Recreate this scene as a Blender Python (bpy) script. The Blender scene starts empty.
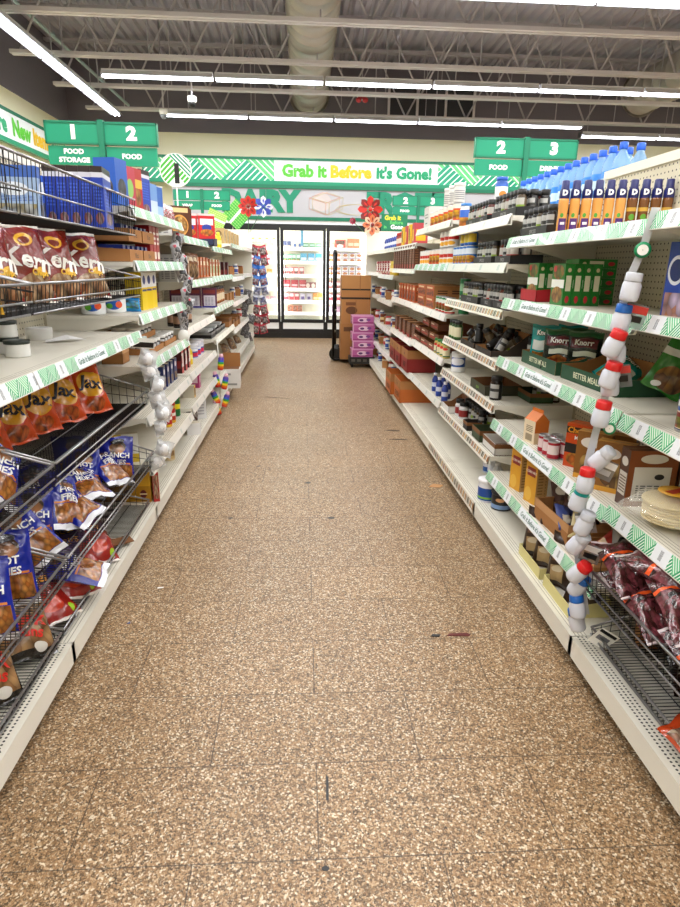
import bpy, math, random
from mathutils import Matrix, Vector, Euler
R_=random.Random(7)
PI=math.pi
SC=bpy.context.scene; COL=SC.collection
def hx(h):
    if not isinstance(h,str): return tuple(h)
    h=h.lstrip('#'); c=[int(h[i:i+2],16)/255 for i in (0,2,4)]
    return tuple(x/12.92 if x<=.04045 else ((x+.055)/1.055)**2.4 for x in c)
# ---------------------------------------------------------------- materials
MC={}
def newmat(key):
    m=bpy.data.materials.new(key); m.use_nodes=True; nt=m.node_tree
    return m,nt,nt.nodes['Principled BSDF']
def setb(b,base,rough=.5,metal=0,spec=.5,coat=0,trans=0,alpha=1,emis=None,es=0):
    if base is not None: b.inputs['Base Color'].default_value=(*hx(base),1)
    b.inputs['Roughness'].default_value=rough; b.inputs['Metallic'].default_value=metal
    b.inputs['Specular IOR Level'].default_value=spec; b.inputs['Coat Weight'].default_value=coat
    b.inputs['Transmission Weight'].default_value=trans; b.inputs['Alpha'].default_value=alpha
    if emis is not None:
        b.inputs['Emission Color'].default_value=(*hx(emis),1); b.inputs['Emission Strength'].default_value=es
def pm(base,rough=.5,metal=0,**k):
    key=('pm',str(base),rough,metal,tuple(sorted(k.items())))
    if key in MC: return MC[key]
    m,nt,b=newmat('paint_'+str(base).strip('#')); setb(b,base,rough,metal,**k)
    # faint mottling so no surface is perfectly flat
    if 'emis' not in k and not k.get('trans'):
        n=nt.nodes.new('ShaderNodeTexNoise'); n.inputs['Scale'].default_value=35; n.inputs['Detail'].default_value=3
        tc=nt.nodes.new('ShaderNodeTexCoord'); nt.links.new(tc.outputs['Object'],n.inputs['Vector'])
        r=nt.nodes.new('ShaderNodeMapRange'); r.inputs['To Min'].default_value=rough*.85; r.inputs['To Max'].default_value=min(1,rough*1.15)
        nt.links.new(n.outputs['Fac'],r.inputs['Value']); nt.links.new(r.outputs['Result'],b.inputs['Roughness'])
    MC[key]=m; return m
class NT:
    def __init__(s,nt): s.nt=nt
    def math(s,op,a,b=None,c=None):
        n=s.nt.nodes.new('ShaderNodeMath'); n.operation=op
        for i,x in enumerate((a,b,c)):
            if x is None: continue
            if isinstance(x,(int,float)): n.inputs[i].default_value=x
            else: s.nt.links.new(x,n.inputs[i])
        return n.outputs[0]
    def mix(s,f,a,b):
        n=s.nt.nodes.new('ShaderNodeMix'); n.data_type='RGBA'
        for i,x in ((0,f),(6,a),(7,b)):
            if isinstance(x,(int,float)): n.inputs[i].default_value=x
            elif isinstance(x,(tuple,list,str)): n.inputs[i].default_value=(*hx(x),1)
            else: s.nt.links.new(x,n.inputs[i])
        return n.outputs[2]
    def uv(s,src='UV'):
        tc=s.nt.nodes.new('ShaderNodeTexCoord'); sp=s.nt.nodes.new('ShaderNodeSeparateXYZ')
        s.nt.links.new(tc.outputs[src],sp.inputs[0]); return tc.outputs[src],sp.outputs[0],sp.outputs[1],sp.outputs[2]
def lab(key,base,shapes=(),rough=.4,metal=0,coat=0,bump=0):
    """packaging print: flat shapes laid out on the face's own UV"""
    k=('lab',key)
    if k in MC: return MC[k]
    m,nt,b=newmat(key); setb(b,base,rough,metal,coat=coat); T=NT(nt); V,u,v,_=T.uv(); cur=base
    for sh in shapes:
        t=sh[0]
        if t in('r','food','stripe','txt'):
            u0,v0,u1,v1=sh[1:5]
            mk=T.math('MULTIPLY',T.math('LESS_THAN',T.math('ABSOLUTE',T.math('SUBTRACT',u,(u0+u1)/2)),(u1-u0)/2),
                      T.math('LESS_THAN',T.math('ABSOLUTE',T.math('SUBTRACT',v,(v0+v1)/2)),(v1-v0)/2))
        elif t in('e','efood'):
            cu,cv,ru,rv=sh[1:5]
            a=T.math('DIVIDE',T.math('SUBTRACT',u,cu),ru); c=T.math('DIVIDE',T.math('SUBTRACT',v,cv),rv)
            mk=T.math('LESS_THAN',T.math('ADD',T.math('MULTIPLY',a,a),T.math('MULTIPLY',c,c)),1)
        if t in('r','e'): cur=T.mix(mk,cur,sh[5])
        elif t in('food','efood'):
            n=nt.nodes.new('ShaderNodeTexVoronoi'); n.inputs['Scale'].default_value=sh[7] if len(sh)>7 else 9
            nt.links.new(V,n.inputs['Vector'])
            sp=nt.nodes.new('ShaderNodeSeparateXYZ'); nt.links.new(n.outputs['Color'],sp.inputs[0])
            c2=T.mix(sp.outputs[0],sh[5],sh[6]); c2=T.mix(T.math('MULTIPLY',n.outputs['Distance'],.9),c2,(.02,.01,.005))
            cur=T.mix(mk,cur,c2)
        elif t=='stripe':   # n horizontal lines (print)
            w=T.math('LESS_THAN',T.math('FRACT',T.math('MULTIPLY',T.math('SUBTRACT',v,sh[2]),sh[6]/(sh[4]-sh[2]))),.5)
            if len(sh)>7: w=T.math('MULTIPLY',w,T.math('LESS_THAN',T.math('FRACT',T.math('MULTIPLY',u,sh[7])),.75))
            cur=T.mix(T.math('MULTIPLY',mk,w),cur,sh[5])
    if not isinstance(cur,(str,tuple)): nt.links.new(cur,b.inputs['Base Color'])
    if bump:
        n=nt.nodes.new('ShaderNodeTexNoise'); n.inputs['Scale'].default_value=bump; n.inputs['Detail'].default_value=4
        tc=nt.nodes.new('ShaderNodeTexCoord'); nt.links.new(tc.outputs['Object'],n.inputs['Vector'])
        bp=nt.nodes.new('ShaderNodeBump'); bp.inputs['Strength'].default_value=.6; bp.inputs['Distance'].default_value=.01
        nt.links.new(n.outputs['Fac'],bp.inputs['Height']); nt.links.new(bp.outputs['Normal'],b.inputs['Normal'])
    MC[k]=m; return m
# ---------------------------------------------------------------- mesh builder
TX={}
def textgeo(s,bold):
    k=(s,bold)
    if k in TX: return TX[k]
    c=bpy.data.curves.new('t','FONT'); c.body=s; c.align_x='CENTER'; c.align_y='CENTER'; c.size=1; c.offset=bold; c.resolution_u=2
    o=bpy.data.objects.new('t',c); COL.objects.link(o); dg=bpy.context.evaluated_depsgraph_get()
    me=bpy.data.meshes.new_from_object(o.evaluated_get(dg))
    r=([tuple(v.co) for v in me.vertices],[tuple(p.vertices) for p in me.polygons])
    bpy.data.objects.remove(o); bpy.data.curves.remove(c); bpy.data.meshes.remove(me); TX[k]=r; return r
class MB:
    def __init__(s): s.v=[];s.f=[];s.mi=[];s.uv=[];s.sm=[];s.mats=[];s.M=Matrix()
    def mid(s,m):
        if m not in s.mats: s.mats.append(m)
        return s.mats.index(m)
    def add(s,vs,fs,mat,uvs=None,sm=False):
        o=len(s.v); s.v+=[tuple(s.M@Vector(p)) for p in vs]
        for i,f in enumerate(fs):
            s.f.append([o+j for j in f]); mm=mat[i] if isinstance(mat,list) else mat
            s.mi.append(s.mid(mm)); s.sm.append(sm); s.uv.append(uvs[i] if uvs else [(0,0)]*len(f))
        return s
    def quad(s,pts,mat,uv=((0,0),(1,0),(1,1),(0,1))): return s.add(pts,[(0,1,2,3)],mat,[list(uv)])
    def box(s,x0,x1,y0,y1,z0,z1,mat,front=None,side=None,top=None,back=None,skip=''):
        side=side or mat; front=front or mat; top=top or mat; back=back or front
        P=lambda *a:a
        F={'f':([(x0,y0,z0),(x1,y0,z0),(x1,y0,z1),(x0,y0,z1)],front),'b':([(x1,y1,z0),(x0,y1,z0),(x0,y1,z1),(x1,y1,z1)],back),
           'l':([(x0,y1,z0),(x0,y0,z0),(x0,y0,z1),(x0,y1,z1)],side),'r':([(x1,y0,z0),(x1,y1,z0),(x1,y1,z1),(x1,y0,z1)],side),
           't':([(x0,y0,z1),(x1,y0,z1),(x1,y1,z1),(x0,y1,z1)],top),'d':([(x0,y1,z0),(x1,y1,z0),(x1,y0,z0),(x0,y0,z0)],mat)}
        for k,(p,m) in F.items():
            if k not in skip: s.quad(p,m)
        return s
    def lathe(s,prof,seg,mat,c=(0,0),sm=True,cap=True):
        vs=[];fs=[];uv=[];ms=[]
        z0=min(p[1] for p in prof); z1=max(p[1] for p in prof); H=max(z1-z0,1e-6)
        for r,z in prof:
            for k in range(seg):
                a=-PI/2+PI+2*PI*k/seg   # seam at the back (+Y)
                vs.append((c[0]+r*math.cos(a),c[1]+r*math.sin(a),z))
        for i in range(len(prof)-1):
            for k in range(seg):
                k2=(k+1)%seg; fs.append((i*seg+k,i*seg+k2,(i+1)*seg+k2,(i+1)*seg+k))
                va=(prof[i][1]-z0)/H; vb=(prof[i+1][1]-z0)/H
                uv.append([(k/seg,va),((k+1)/seg,va),((k+1)/seg,vb),(k/seg,vb)]); ms.append(mat[i] if isinstance(mat,list) else mat)
        if cap:
            n=len(prof)
            if prof[-1][0]>1e-5: fs.append(tuple((n-1)*seg+k for k in range(seg))); uv.append([(.5,.999)]*seg); ms.append(ms[-1])
            if prof[0][0]>1e-5: fs.append(tuple(reversed(range(seg)))); uv.append([(.5,0.001)]*seg); ms.append(ms[0])
        return s.add(vs,fs,ms,uv,sm)
    def tube(s,pts,r,mat,seg=5,closed=False):
        pts=[Vector(p) for p in pts]; vs=[];fs=[]
        n=len(pts)
        for i,p in enumerate(pts):
            if closed: d=(pts[(i+1)%n]-pts[i-1])
            else: d=(pts[min(i+1,n-1)]-pts[max(i-1,0)])
            d.normalize(); up=Vector((0,0,1)) if abs(d.z)<.9 else Vector((1,0,0))
            a=d.cross(up).normalized(); b=d.cross(a)
            for k in range(seg):
                t=2*PI*k/seg; vs.append(tuple(p+a*r*math.cos(t)+b*r*math.sin(t)))
        for i in range(n if closed else n-1):
            j=(i+1)%n
            for k in range(seg): k2=(k+1)%seg; fs.append((i*seg+k,i*seg+k2,j*seg+k2,j*seg+k))
        if not closed: fs.append(tuple(reversed(range(seg)))); fs.append(tuple((n-1)*seg+k for k in range(seg)))
        return s.add(vs,fs,mat,None,seg>4)
    def text(s,t,size,mat,M=None,bold=.02,wmax=None,sx=1,fn=None):
        """flat lettering in the local XZ plane facing -Y, centred at M's origin"""
        v,f=textgeo(t,bold)
        if not v: return s
        w=max(p[0] for p in v)-min(p[0] for p in v); k=size
        kx=k*sx
        if wmax and w*kx>wmax: kx=wmax/w
        M=M or Matrix(); out=[]
        for p in v:
            q=Vector((p[0]*kx,0,p[1]*k)); q=M@q
            if fn: q=fn(q)
            out.append(tuple(q))
        return s.add(out,f,mat)
    def build(s,name,parent=None,loc=None,rot=None):
        me=bpy.data.meshes.new(name); me.from_pydata(s.v,[],s.f)
        for m in s.mats: me.materials.append(m)
        me.polygons.foreach_set('material_index',s.mi); me.polygons.foreach_set('use_smooth',s.sm)
        ul=me.uv_layers.new(name='UVMap'); ul.data.foreach_set('uv',[c for f in s.uv for p in f for c in p])
        me.update(); o=bpy.data.objects.new(name,me); COL.objects.link(o)
        if parent: o.parent=parent
        if loc: o.location=loc
        if rot is not None: o.rotation_euler=rot if isinstance(rot,(tuple,Euler)) else (0,0,rot)
        return o
def T3(x,y,z,rz=0,rx=0,ry=0): return Matrix.Translation((x,y,z))@Matrix.Rotation(rz,4,'Z')@Matrix.Rotation(ry,4,'Y')@Matrix.Rotation(rx,4,'X')
LAB={}
def tag(o,label,cat,group=None):
    o['label']=label; o['category']=cat
    if group: o['group']=group
    LAB.setdefault(label,[]).append(o.name)
    return o
def struct(o): o['kind']='structure'; return o
def empty(name,loc=(0,0,0),rot=0):
    o=bpy.data.objects.new(name,None); COL.objects.link(o); o.location=loc; o.empty_display_size=.05
    o.rotation_euler=rot if isinstance(rot,tuple) else (0,0,rot); return o
def copy_tree(o,parent=None):
    c=o.copy(); COL.objects.link(c)
    if parent: c.parent=parent
    for ch in list(o.children): copy_tree(ch,c)
    return c
ORD='first second third fourth fifth sixth seventh eighth ninth tenth eleventh twelfth thirteenth fourteenth fifteenth sixteenth seventeenth eighteenth nineteenth twentieth'.split()
USED=set()
def inst(proto):
    """the prototype itself the first time, then copies of it"""
    if proto.name not in USED: USED.add(proto.name); return proto
    return copy_tree(proto)
def put(proto,x,y,z,rot,label,cat,group=None,s=None):
    o=inst(proto); o.location=(x,y,z); o.rotation_euler=rot if isinstance(rot,(tuple,Euler)) else (0,0,rot)
    if s: o.scale=(s,s,s) if not isinstance(s,tuple) else s
    tag(o,label,cat,group)
    if not group and 'group' in o: del o['group']
    return o
def near_name(k,n):
    if n==1: return None
    if k==0: return 'nearest'
    if k==n-1: return 'farthest'
    return ORD[k]
def row(proto,n,x,ys,z,rot,desc,where,cat,group=None,jit=.0,jr=.05,dx=None):
    """n copies along the aisle; labels count from the camera end"""
    if isinstance(ys,tuple) and len(ys)==2 and n>1: ys=[ys[0]+(ys[1]-ys[0])*k/(n-1) for k in range(n)]
    elif not isinstance(ys,(list,tuple)): ys=[ys]
    out=[]
    pr=proto if isinstance(proto,list) else [proto]
    for k in range(n):
        if n==1: lb=f'{desc} {where}'
        elif k==0: lb=f'{desc}, the nearest {where}'
        elif k==n-1: lb=f'{desc}, the farthest {where}'
        else: lb=f'{desc}, {ORD[k]} {where}'
        out.append(put(pr[k%len(pr)],x+(dx[k] if dx else 0)+R_.uniform(-jit,jit),ys[k],z,rot+R_.uniform(-jr,jr),lb,cat,group or (f'{desc} {where}' if n>1 else None)))
    return out
# ================================================================ camera
H=1.302; F=614.; PIT,YAW,ROL=.29458,.06295,.01633
def ray(px,py):
    u=px-340; v=py-453.5; c,s=math.cos(ROL),math.sin(ROL); u,v=c*u+s*v,-s*u+c*v
    d=Vector((u/F,1,-v/F)); c,s=math.cos(PIT),math.sin(PIT); d=Vector((d.x,c*d.y+s*d.z,-s*d.y+c*d.z))
    c,s=math.cos(YAW),math.sin(YAW); return Vector((c*d.x+s*d.y,-s*d.x+c*d.y,d.z))
f0=ray(340,453.5); rx=(ray(340+F,453.5)-f0); uy=(ray(340,453.5-F)-f0)
cam=bpy.data.objects.new('camera',bpy.data.cameras.new('camera')); COL.objects.link(cam)
cam.matrix_world=Matrix(((rx.x,uy.x,-f0.x,0),(rx.y,uy.y,-f0.y,0),(rx.z,uy.z,-f0.z,H),(0,0,0,1)))
cam.data.sensor_fit='VERTICAL'; cam.data.sensor_height=24; cam.data.lens=F/907*24; cam.data.clip_start=.02
SC.camera=cam
SC.view_settings.view_transform='Standard'; SC.view_settings.look='None'; SC.view_settings.gamma=1; SC.view_settings.exposure=0.5
w=bpy.data.worlds.new('world'); SC.world=w; w.use_nodes=True; w.node_tree.nodes['Background'].inputs[0].default_value=(.75,.8,.9,1); w.node_tree.nodes['Background'].inputs[1].default_value=.08
# ================================================================ shared materials
WHT=pm('#e6e3d8',.45); CREAM=pm('#f7f2d4',.7); BROWN=pm('#77727e',.8); GREEN=pm('#0b8c68',.45); GREEND=pm('#087254',.5); LGREEN=pm('#7ad59a',.5)
BLACK=pm('#101012',.4); DKMET=pm('#1b1b1d',.35,.6); CHROME=pm('#9a9a9c',.3,.9); STEEL=pm('#77777a',.35,.8); WIRE=pm('#303034',.3,.85); WIREK=pm('#0c0c0e',.35,.3)
PAPER=pm('#f4f4f0',.6); CARD=pm('#a5713f',.8); CARDD=pm('#7a4f2b',.85); CARDL=pm('#c09060',.8); TXW=pm('#ffffff',.5); TXK=pm('#111111',.5)
def floor_mat():
    m,nt,b=newmat('speckled_tile'); T=NT(nt); V,x,y,_=T.uv('Object'); setb(b,None,.3,spec=.45)
    mp=nt.nodes.new('ShaderNodeMapping'); mp.inputs['Scale'].default_value=(1,1,1); nt.links.new(V,mp.inputs['Vector'])
    def vor(sc,off):
        n=nt.nodes.new('ShaderNodeTexVoronoi'); n.inputs['Scale'].default_value=sc; n.inputs['Randomness'].default_value=1
        nz=nt.nodes.new('ShaderNodeTexNoise'); nz.inputs['Scale'].default_value=sc*.8; nt.links.new(V,nz.inputs['Vector'])
        mx=nt.nodes.new('ShaderNodeVectorMath'); mx.operation='MULTIPLY_ADD'; nt.links.new(nz.outputs['Color'],mx.inputs[0]); mx.inputs[1].default_value=(.9/sc,.9/sc,0); nt.links.new(V,mx.inputs[2])
        nt.links.new(mx.outputs[0],n.inputs['Vector']); sp=nt.nodes.new('ShaderNodeSeparateXYZ'); nt.links.new(n.outputs['Color'],sp.inputs[0]); return sp.outputs
    a=vor(215,0); c=vor(430,0)
    rp=nt.nodes.new('ShaderNodeValToRGB'); rp.color_ramp.interpolation='CONSTANT'; e=rp.color_ramp.elements
    cols=[(0,'#120d08'),(.15,'#433019'),(.32,'#785a3c'),(.52,'#9f7d58'),(.75,'#c2a480'),(.91,'#f2e6cc')]
    e[0].position=0; e[0].color=(*hx(cols[0][1]),1); e[1].position=cols[1][0]; e[1].color=(*hx(cols[1][1]),1)
    for p,h in cols[2:]:
        q=e.new(p); q.color=(*hx(h),1)
    nt.links.new(a[0],rp.inputs[0])
    r2=nt.nodes.new('ShaderNodeValToRGB'); r2.color_ramp.interpolation='CONSTANT'; e=r2.color_ramp.elements
    e[0].color=(*hx('#1c140e'),1); e[1].position=.12; e[1].color=(*hx('#846542'),1); q=e.new(.6); q.color=(*hx('#a4845e'),1); q=e.new(.88); q.color=(*hx('#dcc8a8'),1)
    nt.links.new(c[1],r2.inputs[0])
    col=T.mix(.42,rp.outputs[0],r2.outputs[0])
    # per-tile shade and seams; running bond .575 x .2875 m
    tw,th,X0,Y0=.575,.2875,.0346,1.078
    ry=T.math('DIVIDE',T.math('SUBTRACT',y,Y0),th); rowi=T.math('FLOOR',ry); fy=T.math('FRACT',ry)
    odd=T.math('MULTIPLY',T.math('PINGPONG',rowi,1),.5)
    rx_=T.math('ADD',T.math('DIVIDE',T.math('SUBTRACT',x,X0),tw),odd); fx=T.math('FRACT',rx_)
    ex=T.math('MULTIPLY',T.math('MINIMUM',fx,T.math('SUBTRACT',1,fx)),tw); ey=T.math('MULTIPLY',T.math('MINIMUM',fy,T.math('SUBTRACT',1,fy)),th)
    seam=T.math('LESS_THAN',T.math('MINIMUM',ex,ey),.0016)
    wn=nt.nodes.new('ShaderNodeTexWhiteNoise'); wn.noise_dimensions='2D'; cb=nt.nodes.new('ShaderNodeCombineXYZ')
    nt.links.new(T.math('FLOOR',rx_),cb.inputs[0]); nt.links.new(rowi,cb.inputs[1]); nt.links.new(cb.outputs[0],wn.inputs['Vector'])
    br=T.math('ADD',.95,T.math('MULTIPLY',wn.outputs['Value'],.08))
    nz=nt.nodes.new('ShaderNodeTexNoise'); nz.inputs['Scale'].default_value=1.2; nz.inputs['Detail'].default_value=5; nt.links.new(V,nz.inputs['Vector'])
    br=T.math('MULTIPLY',br,T.math('ADD',.86,T.math('MULTIPLY',nz.outputs['Fac'],.28)))
    vm=nt.nodes.new('ShaderNodeVectorMath'); vm.operation='SCALE'; nt.links.new(col,vm.inputs[0]); nt.links.new(br,vm.inputs['Scale'])
    col=T.mix(T.math('MULTIPLY',seam,.75),vm.outputs[0],'#3a2c20')
    # worn dark smears
    n3=nt.nodes.new('ShaderNodeTexNoise'); n3.inputs['Scale'].default_value=1; n3.inputs['Detail'].default_value=6; mp2=nt.nodes.new('ShaderNodeMapping'); mp2.inputs['Scale'].default_value=(3.5,6,1); nt.links.new(V,mp2.inputs[0]); nt.links.new(mp2.outputs[0],n3.inputs['Vector'])
    mr=nt.nodes.new('ShaderNodeMapRange'); mr.inputs['From Min'].default_value=.66; mr.inputs['From Max'].default_value=.8; nt.links.new(n3.outputs['Fac'],mr.inputs['Value'])
    col=T.mix(T.math('MULTIPLY',mr.outputs[0],.35),col,'#4a3a2c')
    nt.links.new(col,b.inputs['Base Color'])
    rr=nt.nodes.new('ShaderNodeMapRange'); rr.inputs['To Min'].default_value=.3; rr.inputs['To Max'].default_value=.5; nt.links.new(nz.outputs['Fac'],rr.inputs['Value']); nt.links.new(rr.outputs[0],b.inputs['Roughness'])
    bp=nt.nodes.new('ShaderNodeBump'); bp.inputs['Strength'].default_value=.12; bp.inputs['Distance'].default_value=.002; nt.links.new(a[1],bp.inputs['Height']); nt.links.new(bp.outputs[0],b.inputs['Normal'])
    return m
def peg_mat():
    m,nt,b=newmat('pegboard'); T=NT(nt); V,u,v,_=T.uv(); setb(b,None,.6)
    fu=T.math('SUBTRACT',T.math('FRACT',T.math('DIVIDE',u,.0254)),.5); fv=T.math('SUBTRACT',T.math('FRACT',T.math('DIVIDE',v,.0254)),.5)
    d=T.math('LESS_THAN',T.math('ADD',T.math('MULTIPLY',fu,fu),T.math('MULTIPLY',fv,fv)),.022)
    nt.links.new(T.mix(d,'#d3ccb6','#1d1a16'),b.inputs['Base Color']); return m
def shelf_mat(dots):
    m,nt,b=newmat('enamel_dots' if dots else 'enamel'); T=NT(nt); V,u,v,_=T.uv(); setb(b,None,.38,spec=.5)  # u along aisle, v depth from the lip (metres)
    cur='#ddd9cb'
    nz=nt.nodes.new('ShaderNodeTexNoise'); nz.inputs['Scale'].default_value=5; nz.inputs['Detail'].default_value=6; nt.links.new(V,nz.inputs['Vector'])
    mr=nt.nodes.new('ShaderNodeMapRange'); mr.inputs['From Min'].default_value=.55; mr.inputs['From Max'].default_value=.8; nt.links.new(nz.outputs['Fac'],mr.inputs['Value'])
    cur=T.mix(T.math('MULTIPLY',mr.outputs[0],.45),cur,'#9a8f78')
    if dots:
        fu=T.math('SUBTRACT',T.math('FRACT',T.math('DIVIDE',u,.0127)),.5)
        for c in (.022,.036,.05):
            dv=T.math('DIVIDE',T.math('SUBTRACT',v,c),.0127); d=T.math('LESS_THAN',T.math('ADD',T.math('MULTIPLY',fu,fu),T.math('MULTIPLY',dv,dv)),.075)
            cur=T.mix(d,cur,'#24211c')
    for c in ((.07,) if dots else (.018,.03,.042,.054)):
        cur=T.mix(T.math('LESS_THAN',T.math('ABSOLUTE',T.math('SUBTRACT',v,c)),.0012),cur,'#8c8676')
    nt.links.new(cur,b.inputs['Base Color']); return m
def strip_mat(kind):
    m,nt,b=newmat('price_rail_print'); T=NT(nt); V,u,v,_=T.uv(); setb(b,None,.3,coat=.3)   # u metres, v 0..1
    if kind=='green':
        f=T.math('FRACT',T.math('DIVIDE',u,.20)); # one green block + a white tag
        blk=T.math('LESS_THAN',f,.64)
        tri=T.math('ABSOLUTE',T.math('SUBTRACT',T.math('FRACT',T.math('MULTIPLY',f,3.125)),.5))  # 0..0.5
        side=T.math('LESS_THAN',T.math('MULTIPLY',tri,2),v)
        d1=T.math('LESS_THAN',T.math('FRACT',T.math('ADD',T.math('MULTIPLY',u,95),T.math('MULTIPLY',v,3.2))),.62)
        d2=T.math('LESS_THAN',T.math('FRACT',T.math('SUBTRACT',T.math('MULTIPLY',u,95),T.math('MULTIPLY',v,3.2))),.62)
        a=T.mix(d1,'#eef6ee','#5fbf86'); c=T.mix(d2,'#eef6ee','#1f9a63'); g=T.mix(side,c,a)
        cur=T.mix(blk,'#e9edf2',g)
        # small printed item tag in the white gap
        tg=T.math('MULTIPLY',T.math('LESS_THAN',T.math('ABSOLUTE',T.math('SUBTRACT',f,.82)),.035),T.math('LESS_THAN',T.math('ABSOLUTE',T.math('SUBTRACT',v,.5)),.3))
        bars=T.math('LESS_THAN',T.math('FRACT',T.math('MULTIPLY',u,420)),.5)
        cur=T.mix(T.math('MULTIPLY',tg,bars),cur,'#39424a')
    elif kind=='pic':    # strip of little product pictures
        f=T.math('FRACT',T.math('DIVIDE',u,.05)); wn=nt.nodes.new('ShaderNodeTexWhiteNoise'); wn.noise_dimensions='1D'; nt.links.new(T.math('FLOOR',T.math('DIVIDE',u,.05)),wn.inputs['W'])
        sp=nt.nodes.new('ShaderNodeSeparateXYZ'); nt.links.new(wn.outputs['Color'],sp.inputs[0])
        c=T.mix(sp.outputs[0],'#7c2a1c','#c9a04a'); c=T.mix(T.math('MULTIPLY',T.math('GREATER_THAN',sp.outputs[1],.55),.9),c,'#33402c')
        mk=T.math('MULTIPLY',T.math('LESS_THAN',T.math('ABSOLUTE',T.math('SUBTRACT',f,.4)),.24),T.math('LESS_THAN',T.math('ABSOLUTE',T.math('SUBTRACT',v,.5)),.3)); cur=T.mix(mk,'#e8e4d8',c)
        mk=T.math('MULTIPLY',T.math('LESS_THAN',T.math('ABSOLUTE',T.math('SUBTRACT',f,.82)),.1),T.math('LESS_THAN',T.math('ABSOLUTE',T.math('SUBTRACT',v,.5)),.3)); cur=T.mix(mk,cur,'#3a3a3a')
    else:
        f=T.math('FRACT',T.math('DIVIDE',u,.31)); cur=T.mix(T.math('MULTIPLY',T.math('LESS_THAN',f,.12),T.math('LESS_THAN',T.math('ABSOLUTE',T.math('SUBTRACT',v,.5)),.3)),'#e4e2da','#c4ccc6')
    nt.links.new(cur,b.inputs['Base Color']); return m
FLOOR=floor_mat(); PEG=peg_mat(); SHELF=shelf_mat(False); DECK=shelf_mat(True); STG=strip_mat('green'); STP=strip_mat('pic'); STW=strip_mat('plain')
# ================================================================ room
XL,XR,YB,YF,ZC=-4.1,9.0,12.25,-5.0,4.75
def slab(name,pts,mat): return struct(MB().quad(pts,mat,[(0,0),(1,0),(1,1),(0,1)]).build(name))
def sbox(name,a,mat): return struct(MB().box(*a,mat).build(name))
sbox('floor',(XL-.2,XR+.2,YF-.2,YB+.2,-.1,0),FLOOR)
sbox('wall_left',(XL-.15,XL,YF,YB,0,3.6),CREAM); sbox('wall_back',(XL-.15,XR+.15,YB,YB+.15,0,3.55),CREAM)
sbox('wall_right',(XR,XR+.15,YF,YB,0,ZC),CREAM); sbox('wall_front',(XL-.15,XR+.15,YF-.15,YF,0,ZC),CREAM)
sbox('trim_1',(XL-.15,XL+.02,YF,YB,3.6,ZC),BROWN); sbox('trim_2',(XL-.15,XR+.15,YB-.02,YB+.15,3.55,ZC),BROWN)
# corrugated steel deck, ribs running along the aisle
b=MB(); DK=pm('#bcb8c6',.6,.1); x=XL-.15; p=.15
while x<XR+.15:
    q=[(x,ZC+.045),(x+.03,ZC),(x+.09,ZC),(x+.12,ZC+.045),(x+p,ZC+.045)]
    for (xa,za),(xb,zb) in zip(q,q[1:]): b.quad([(xa,YF,za),(xa,YB+.1,za),(xb,YB+.1,zb),(xb,YF,zb)],DK)
    x+=p
struct(b.build('ceiling'))
# open web joists
GRY=pm('#b8b4bc',.5,.2); GRYL=pm('#d6d2d6',.5,.2)
names=['behind both lamp rows next to the back wall','just behind the nearer lamp row','above the nearer lamp row','nearest joist, high at the top','over the middle of the aisle','above the camera']
for k,y in enumerate([11.4,10.05,8.7,7.35,6.0,4.65]):
    r=empty('roof_joist',(0,y,0)); tag(r,f'grey open web steel roof joist running crosswise, {["next to the back wall","between the two lamp rows","just in front of the nearer lamp row","crossing at the top of the picture","high over the middle of the aisle","high over the near half of the aisle"][k]}','joist','roof joists')
    for zz,nm in ((3.72,'bottom_chord'),(4.66,'top_chord')):
        b=MB(); 
        for s in (-.035,.035): b.box(XL+.6 if zz<4 else XL+.05,XR,s-.022,s+.022,zz-.02,zz+.02,GRYL if zz<4 else GRY)
        b.build(nm,r)
    b=MB(); n=12; dx=(XR-XL-.8)/n; x=XL+.7
    for i in range(n):
        b.tube([(x,0,3.72),(x+dx/2,0,4.66),(x+dx,0,3.72)],.016,GRY,5); b.tube([(x+dx/2,0,3.72),(x+dx/2,0,4.66)],.009,GRY,4); x+=dx
    b.build('web_bars',r)
# sloped brace pipes at left
for (a,c,l) in (((XL+.3,6.2,4.6),(XL+1.3,11.3,3.75),'thin pale sloping brace pipe by the left wall under the deck'),((XL+.1,5.0,4.35),(XL+.45,YB-.1,4.2),'pale teal conduit running along the left wall under the deck')):
    tag(MB().tube([a,c],.022,pm('#a8bcbc',.5,.3),6).build('ceiling_pipe'),l,'pipe')
# ducts
DUCT=pm('#b7b1aa',.45,.5)
def duct(x,y0,y1,zc,r,label):
    t=empty('round_duct',(x,0,zc)); tag(t,label,'duct','round ceiling ducts')
    b=MB(); n=28; vs=[];fs=[]
    ys=[]; y=y0
    while y<y1: ys.append(y); y+=.3
    ys.append(y1); prof=[]
    for y in ys: prof+=[(y,r),(y+.012,r+.012),(y+.03,r+.012),(y+.042,r)]
    prof=prof[:-3]
    for y,rr in prof:
        for k in range(n): vs.append((rr*math.cos(2*PI*k/n),y,rr*math.sin(2*PI*k/n)))
    for i in range(len(prof)-1):
        for k in range(n): k2=(k+1)%n; fs.append((i*n+k,(i+1)*n+k,(i+1)*n+k2,i*n+k2))
    fs.append(tuple(range(n))); fs.append(tuple(reversed([(len(prof)-1)*n+k for k in range(n)])))
    b.add(vs,fs,DUCT,None,True); b.build('duct_pipe',t)
    b=MB()
    for k in range(n):
        a=2*PI*k/n; a2=2*PI*(k+1)/n
        for (r1,r2) in ((r+.001,r+.05),):
            b.quad([(r1*math.cos(a),y1-.02,r1*math.sin(a)),(r2*math.cos(a),y1-.06,r2*math.sin(a)),(r2*math.cos(a2),y1-.06,r2*math.sin(a2)),(r1*math.cos(a2),y1-.02,r1*math.sin(a2))],DUCT)
    b.build('end_collar',t)
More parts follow.
